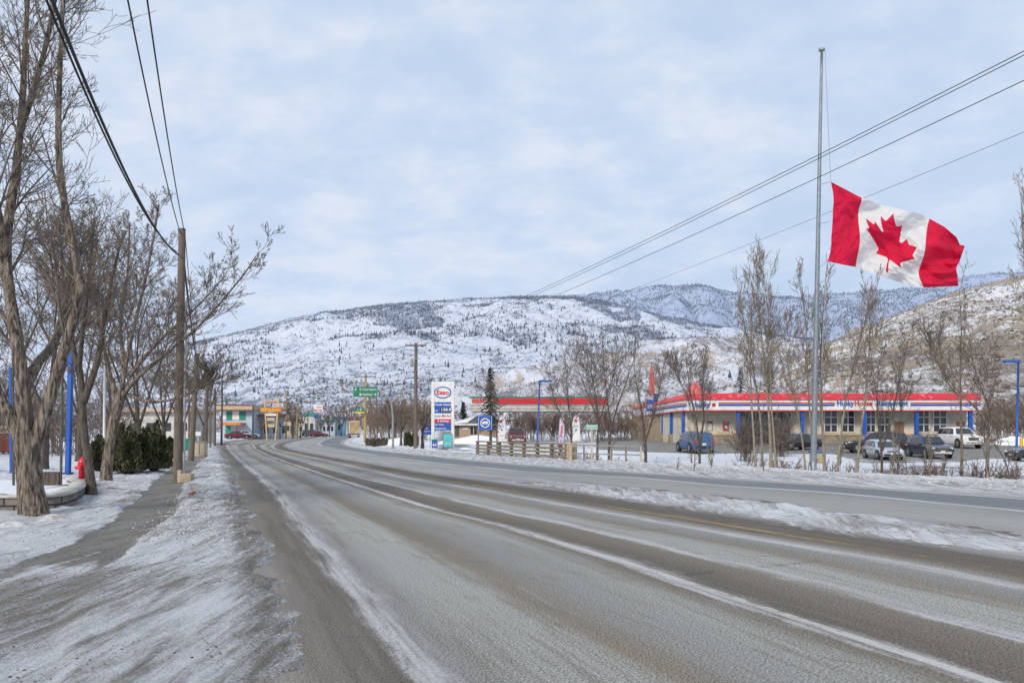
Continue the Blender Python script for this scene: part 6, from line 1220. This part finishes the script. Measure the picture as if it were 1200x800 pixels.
text('lettering', 'Husky', .72, 'blue_paint', re, (X_(821, f0), f0-.03, Z_(474, f0)), bold=.04, width=1.9); text('lettering', 'Husky', .72, 'blue_paint', re, (X_(990.5, f0), f0-.03, Z_(472.7, f0)), bold=.04, width=1.75); text('lettering', 'House', .72, 'red_paint', re, (X_(1011.5, f0), f0-.03, Z_(472.7, f0)), bold=.04, width=1.8)
text('lettering', 'Restaurant', .72, 'blue_paint', re, (X_(1045.5, f0), f0-.03, Z_(472.7, f0)), bold=.04, width=3.2)
MB().cyl((X_(836.5, f0), f0-.03, Z_(474.2, f0)), (X_(836.5, f0), f0, Z_(474.2, f0)), .2, .2, 20).build('round_emblem', 'red_paint', re)
cyy = f0+.35
for px in (865, 940, 1013, 1074, 1137):
    c_ = MB().box((X_(px, cyy), cyy, (zs+z0f)/2), (.34, .34, z0f-zs)).build('column', 'blue_paint', re, bevel=.01); MB().box((X_(px, cyy), cyy, (g0+zs)/2-.1), (.62, .62, zs-g0+.3)).build('pier', 'stone', re); 
for px in (743, 750.5, 756.5, 777, 787, 801):
    # along the receding run
    best = None
    for i in range(len(FP)-1):
        for f in np.linspace(0, 1, 60):
            x, y = FP[i][0]+(FP[i+1][0]-FP[i][0])*f, FP[i][1]+(FP[i+1][1]-FP[i][1])*f; e = abs(600+1000*(x+.3)/y-px)
            if best is None or e < best[0]: best = (e, x+.3, y)
    _, x, y = best; MB().box((x, y, (zs+z0f)/2), (.36, .36, z0f-zs)).build('column', 'blue_paint', re, bevel=.01); MB().box((x, y, (g0+zs)/2-.1), (.66, .66, zs-g0+.3)).build('pier', 'stone', re); MB().box((x, y, zs+.02), (.72, .72, .1)).build('pier_cap', 'ochre_cap', re)
# inner wall of the receding wing
MB().box((X_(803, BY)+1.2+1.0, BY+22, (g0+z0f)/2), (3.2, 40, z0f-g0)).build('wing_wall', 'tan_siding', re)
def win(px0, px1, y0, y1, cols=2, rows_=3):
    Yw = wy-.02; x0, x1 = X_(px0, Yw), X_(px1, Yw); a_, b_ = Z_(y1, Yw), Z_(y0, Yw); w_ = MB().box(((x0+x1)/2, Yw, (a_+b_)/2), (x1-x0, .06, b_-a_)).build('window', 'window_dark', re); mb = MB()
    for i in range(cols+1): xx = x0+(x1-x0)*i/cols; mb.box((xx, Yw-.05, (a_+b_)/2), (.09, .06, b_-a_+.09))
    for j in range(rows_+1): zz_ = a_+(b_-a_)*j/rows_; mb.box(((x0+x1)/2, Yw-.053, zz_), (x1-x0+.09, .05, .08))
    mb.build('frame', 'white_paint', w_)
for a_, b_ in ((966, 981), (986, 1001), (1015, 1025.5), (1029, 1044), (1076, 1088.5), (1093.5, 1109)): win(a_, b_, 479.8, 506)
MB().box((X_(1053.5, wy), wy-.03, (Z_(494, wy)+g0)/2), (.95, .08, Z_(494, wy)-g0)).build('door', 'brown_door', re); MB().box((X_(1053.5, wy), wy-.08, Z_(502, wy)), (.3, .02, .16)).build('door_sign', 'blue_paint', re); MB().box((X_(1125.5, wy), wy-.03, (Z_(494, wy)+g0)/2), (.85, .08, Z_(494, wy)-g0)).build('door', 'brown_door', re)
MB().box((X_(896, wy), wy-.02, (Z_(483, wy)+g0)/2), (X_(926, wy)-X_(866, wy), .1, Z_(483, wy)-g0)).build('entrance_glass', 'window_dark', re)
mb = MB()
for px in (867, 877, 887, 897, 907, 916, 925): mb.box((X_(px, wy), wy-.09, (Z_(483, wy)+g0)/2), (.09, .06, Z_(483, wy)-g0))
mb.box((X_(896, wy), wy-.093, Z_(492, wy)), (X_(926, wy)-X_(866, wy), .05, .09)); mb.build('entrance_frame', 'dark_steel', re)
po = MB().box((X_(850.5, wy), wy-.04, Z_(499, wy)), (.62, .05, 1.0)).build('poster', 'red_paint', re); MB().cyl((X_(850.5, wy), wy-.075, Z_(500, wy)), (X_(850.5, wy), wy-.06, Z_(500, wy)), .24, .24, 20).build('poster_disc', 'teal', po); MB().cyl((X_(850.8, wy), wy-.09, Z_(500, wy)), (X_(850.8, wy), wy-.075, Z_(500, wy)), .13, .13, 14).build('poster_plate', 'white_paint', po); text('lettering', 'OPEN', .16, 'white_paint', po, (X_(850.5, wy), wy-.07, Z_(495, wy)), bold=.03)
n_ = MB().box((X_(831.5, wy), wy-.03, Z_(499, wy)), (.6, .05, 1.0)).build('notice_board', 'dark_steel', re); MB().box((X_(831.5, wy), wy-.065, Z_(500, wy)), (.48, .02, .75)).build('notice', 'dirty_white', n_)
# pyramid skylight and fin
Yd = 97; x0, x1, xm = X_(801, Yd), X_(835, Yd), X_(818, Yd); zb_ = z2f-.2
MB().add([(x0, Yd, zb_), (x1, Yd, zb_), (x1, Yd+3.3, zb_), (x0, Yd+3.3, zb_), (xm, Yd+1.65, Z_(446, Yd+1.6))], [(0, 1, 4), (1, 2, 4), (2, 3, 4), (3, 0, 4), (0, 3, 2, 1)]).build('pyramid_roof', 'pink_red', re)
Yd = 112; fn = thing('entrance_tower', 'tall pink and white fin tower on a blue post left of the restaurant', 'tower', (X_(768, Yd), Yd, .3))
MB().prism([(X_(761, Yd), Z_(463, Yd)), (X_(761.5, Yd), Z_(440, Yd)), (X_(763, Yd), Z_(428, Yd)), (X_(766.5, Yd), Z_(437, Yd)), (X_(767, Yd), Z_(463, Yd))], Yd, Yd+.4).build('fin', 'pink_red', fn); MB().prism([(X_(767.1, Yd), Z_(451, Yd)), (X_(770, Yd), Z_(451, Yd)), (X_(768.5, Yd), Z_(441, Yd))], Yd, Yd+.4).build('fin_point', 'pink_red', fn)
MB().box((X_(768.6, Yd), Yd+.1, Z_(456, Yd)), (.32, .3, 1.1)).build('white_shaft', 'white_paint', fn); MB().box((X_(768.5, Yd-1), Yd-1, (Z_(461, Yd-1)+.9)/2), (.42, .42, Z_(461, Yd-1)-.9)).build('blue_shaft', 'navy_blue', fn); MB().box((X_(768.5, Yd-1), Yd-1, .6), (.7, .7, 1.0)).build('pier', 'stone', fn)
MB().box((X_(762.5, Yd-1.2), Yd-1.2, Z_(475, Yd-1.2)), (1.1, .3, 1.5)).build('blue_panel', 'blue_paint', fn); MB().box((X_(762.5, Yd-1.4), Yd-1.4, Z_(476, Yd-1.4)), (.8, .1, .5)).build('pale_panel', 'pale_blue', fn)
# rooftop units
for px, w_, lb in ((1107, 2.6, 'grey rooftop unit above the right windows of the restaurant'), (990, 2.0, 'grey rooftop unit behind the restaurant name')):
    Yd = 98; x = X_(px, Yd); r_ = thing('rooftop_unit', lb, 'air unit', (x, Yd, z2f)); MB().box((x, Yd, z2f+.1), (w_, 1.6, .9)).build('housing', 'grey_steel', r_, bevel=.03); MB().box((x+w_*.3, Yd, z2f+.65), (.5, .5, .2)).build('vent_cap', 'teal', r_)
# far items in the lot
Yd = 57; x = X_(957.5, Yd); g0 = G(x, Yd); bi = thing('blue_recycling_bin', 'tan sided blue bin standing by the dark based poplar', 'bin', (x, Yd, g0)); MB().box((x, Yd, g0+.36), (.85, .6, .72)).build('body', 'concrete_tan', bi, bevel=.02); MB().box((x, Yd, g0+.76), (.95, .7, .12)).build('lid', 'blue_paint', bi, bevel=.02); MB().box((x+.44, Yd, g0+.36), (.06, .62, .7)).build('side_panel', 'blue_paint', bi)
x = X_(1197, 82); g0 = G(x, 82); yb = thing('yellow_bollard', 'yellow bollard at the right edge of the lot', 'bollard', (x, 82, g0)); MB().cyl((x, 82, g0-.1), (x, 82, g0+.75), .16, .16, 16).build('post', 'sign_yellow', yb, smooth=False); MB().lathe((x, 82, g0+.75), [(.16, 0), (.13, .06), (.0, .1)], 16).build('cap', 'sign_yellow', yb)
# little things on the verge
x = X_(222, 19.5); lf = MB(); 
for k in range(5): lf.add([(x+.03*k-.08, 19.5+.02*k, G(x, 19.5)+.06), (x+.1+.02*k, 19.45, G(x, 19.5)+.10), (x+.06, 19.6+.03*k, G(x, 19.5)+.14), (x-.05, 19.6, G(x, 19.5)+.09)], [(0, 1, 2, 3)])
tag(lf.build('leaf_clump', 'leaf_litter'), 'small orange brown leaf clump on the snow beside the path', 'litter')
# ploughed snow lumps: too many to count
r = np.random.default_rng(5); Vs = []; Fs = []; n0 = 0
ico = np.array([(0,0,1),(.89,0,.45),(.28,.85,.45),(-.72,.53,.45),(-.72,-.53,.45),(.28,-.85,.45),(.72,.53,-.45),(-.28,.85,-.45),(-.89,0,-.45),(-.28,-.85,-.45),(.72,-.53,-.45),(0,0,-1)])
icf = np.array([(0,1,2),(0,2,3),(0,3,4),(0,4,5),(0,5,1),(1,6,2),(2,7,3),(3,8,4),(4,9,5),(5,10,1),(6,7,2),(7,8,3),(8,9,4),(9,10,5),(10,6,1),(11,7,6),(11,8,7),(11,9,8),(11,10,9),(11,6,10)])
def lumps(name, lb, n, urange, yr, smin, smax, m, seed, zoff=0, ridge=False):
    r = np.random.default_rng(seed); yy = yr[0]*np.exp(r.random(n)*math.log(yr[1]/yr[0])); uu = r.normal(urange[0], urange[1], n)
    xx = np.array([road_x(float(a), float(b_)) for a, b_ in zip(uu, yy)]); keep = fbm(xx*.6, yy*.6, 3, seed) > .46; xx, yy, uu = xx[keep], yy[keep], uu[keep]
    zz_ = ground_parts(xx, yy)[0]+zoff; s_ = r.uniform(smin, smax, len(xx))*r.uniform(.4, 1, len(xx))
    V = ico[None]*s_[:, None, None]*r.uniform(.7, 1.3, (len(xx), 12, 1))*np.array([1, 1, .65])+np.stack([xx, yy, zz_+s_*.05], -1)[:, None]
    F = icf[None]+(np.arange(len(xx))*12)[:, None, None]; return tag(fast_mesh(name, V.reshape(-1, 3), F.reshape(-1, 3), m), lb, 'snow lumps', kind='stuff')
lumps('verge_snow_lumps', 'loose lumps of ploughed snow along the left verge', 5000, (-.95, .42), (13, 60), .005, .036, 'snow_dirty', 801)
lumps('shoulder_snow_lumps', 'loose lumps of ploughed snow along the right shoulder', 3500, (22.4, .7), (20, 75), .02, .09, 'snow_dirty', 802)
lumps('slush_crumbs', 'tiny crumbs of slush and grit along the salt line by the left gutter', 3500, (.75, .35), (5.2, 30), .004, .016, 'snow_dirty', 804)
lumps('slush_lumps', 'small slush lumps lying along the ploughed ridge between the lanes', 2500, (10.2, .8), (10, 32), .008, .045, 'snow_dirty', 805)
lumps('gravel_crumbs', 'dark gravel crumbs scattered on the left verge snow', 6000, (-2.6, 2.2), (5.5, 30), .004, .016, 'bark_dark', 803)
print('objects', len(bpy.data.objects), 'script done')
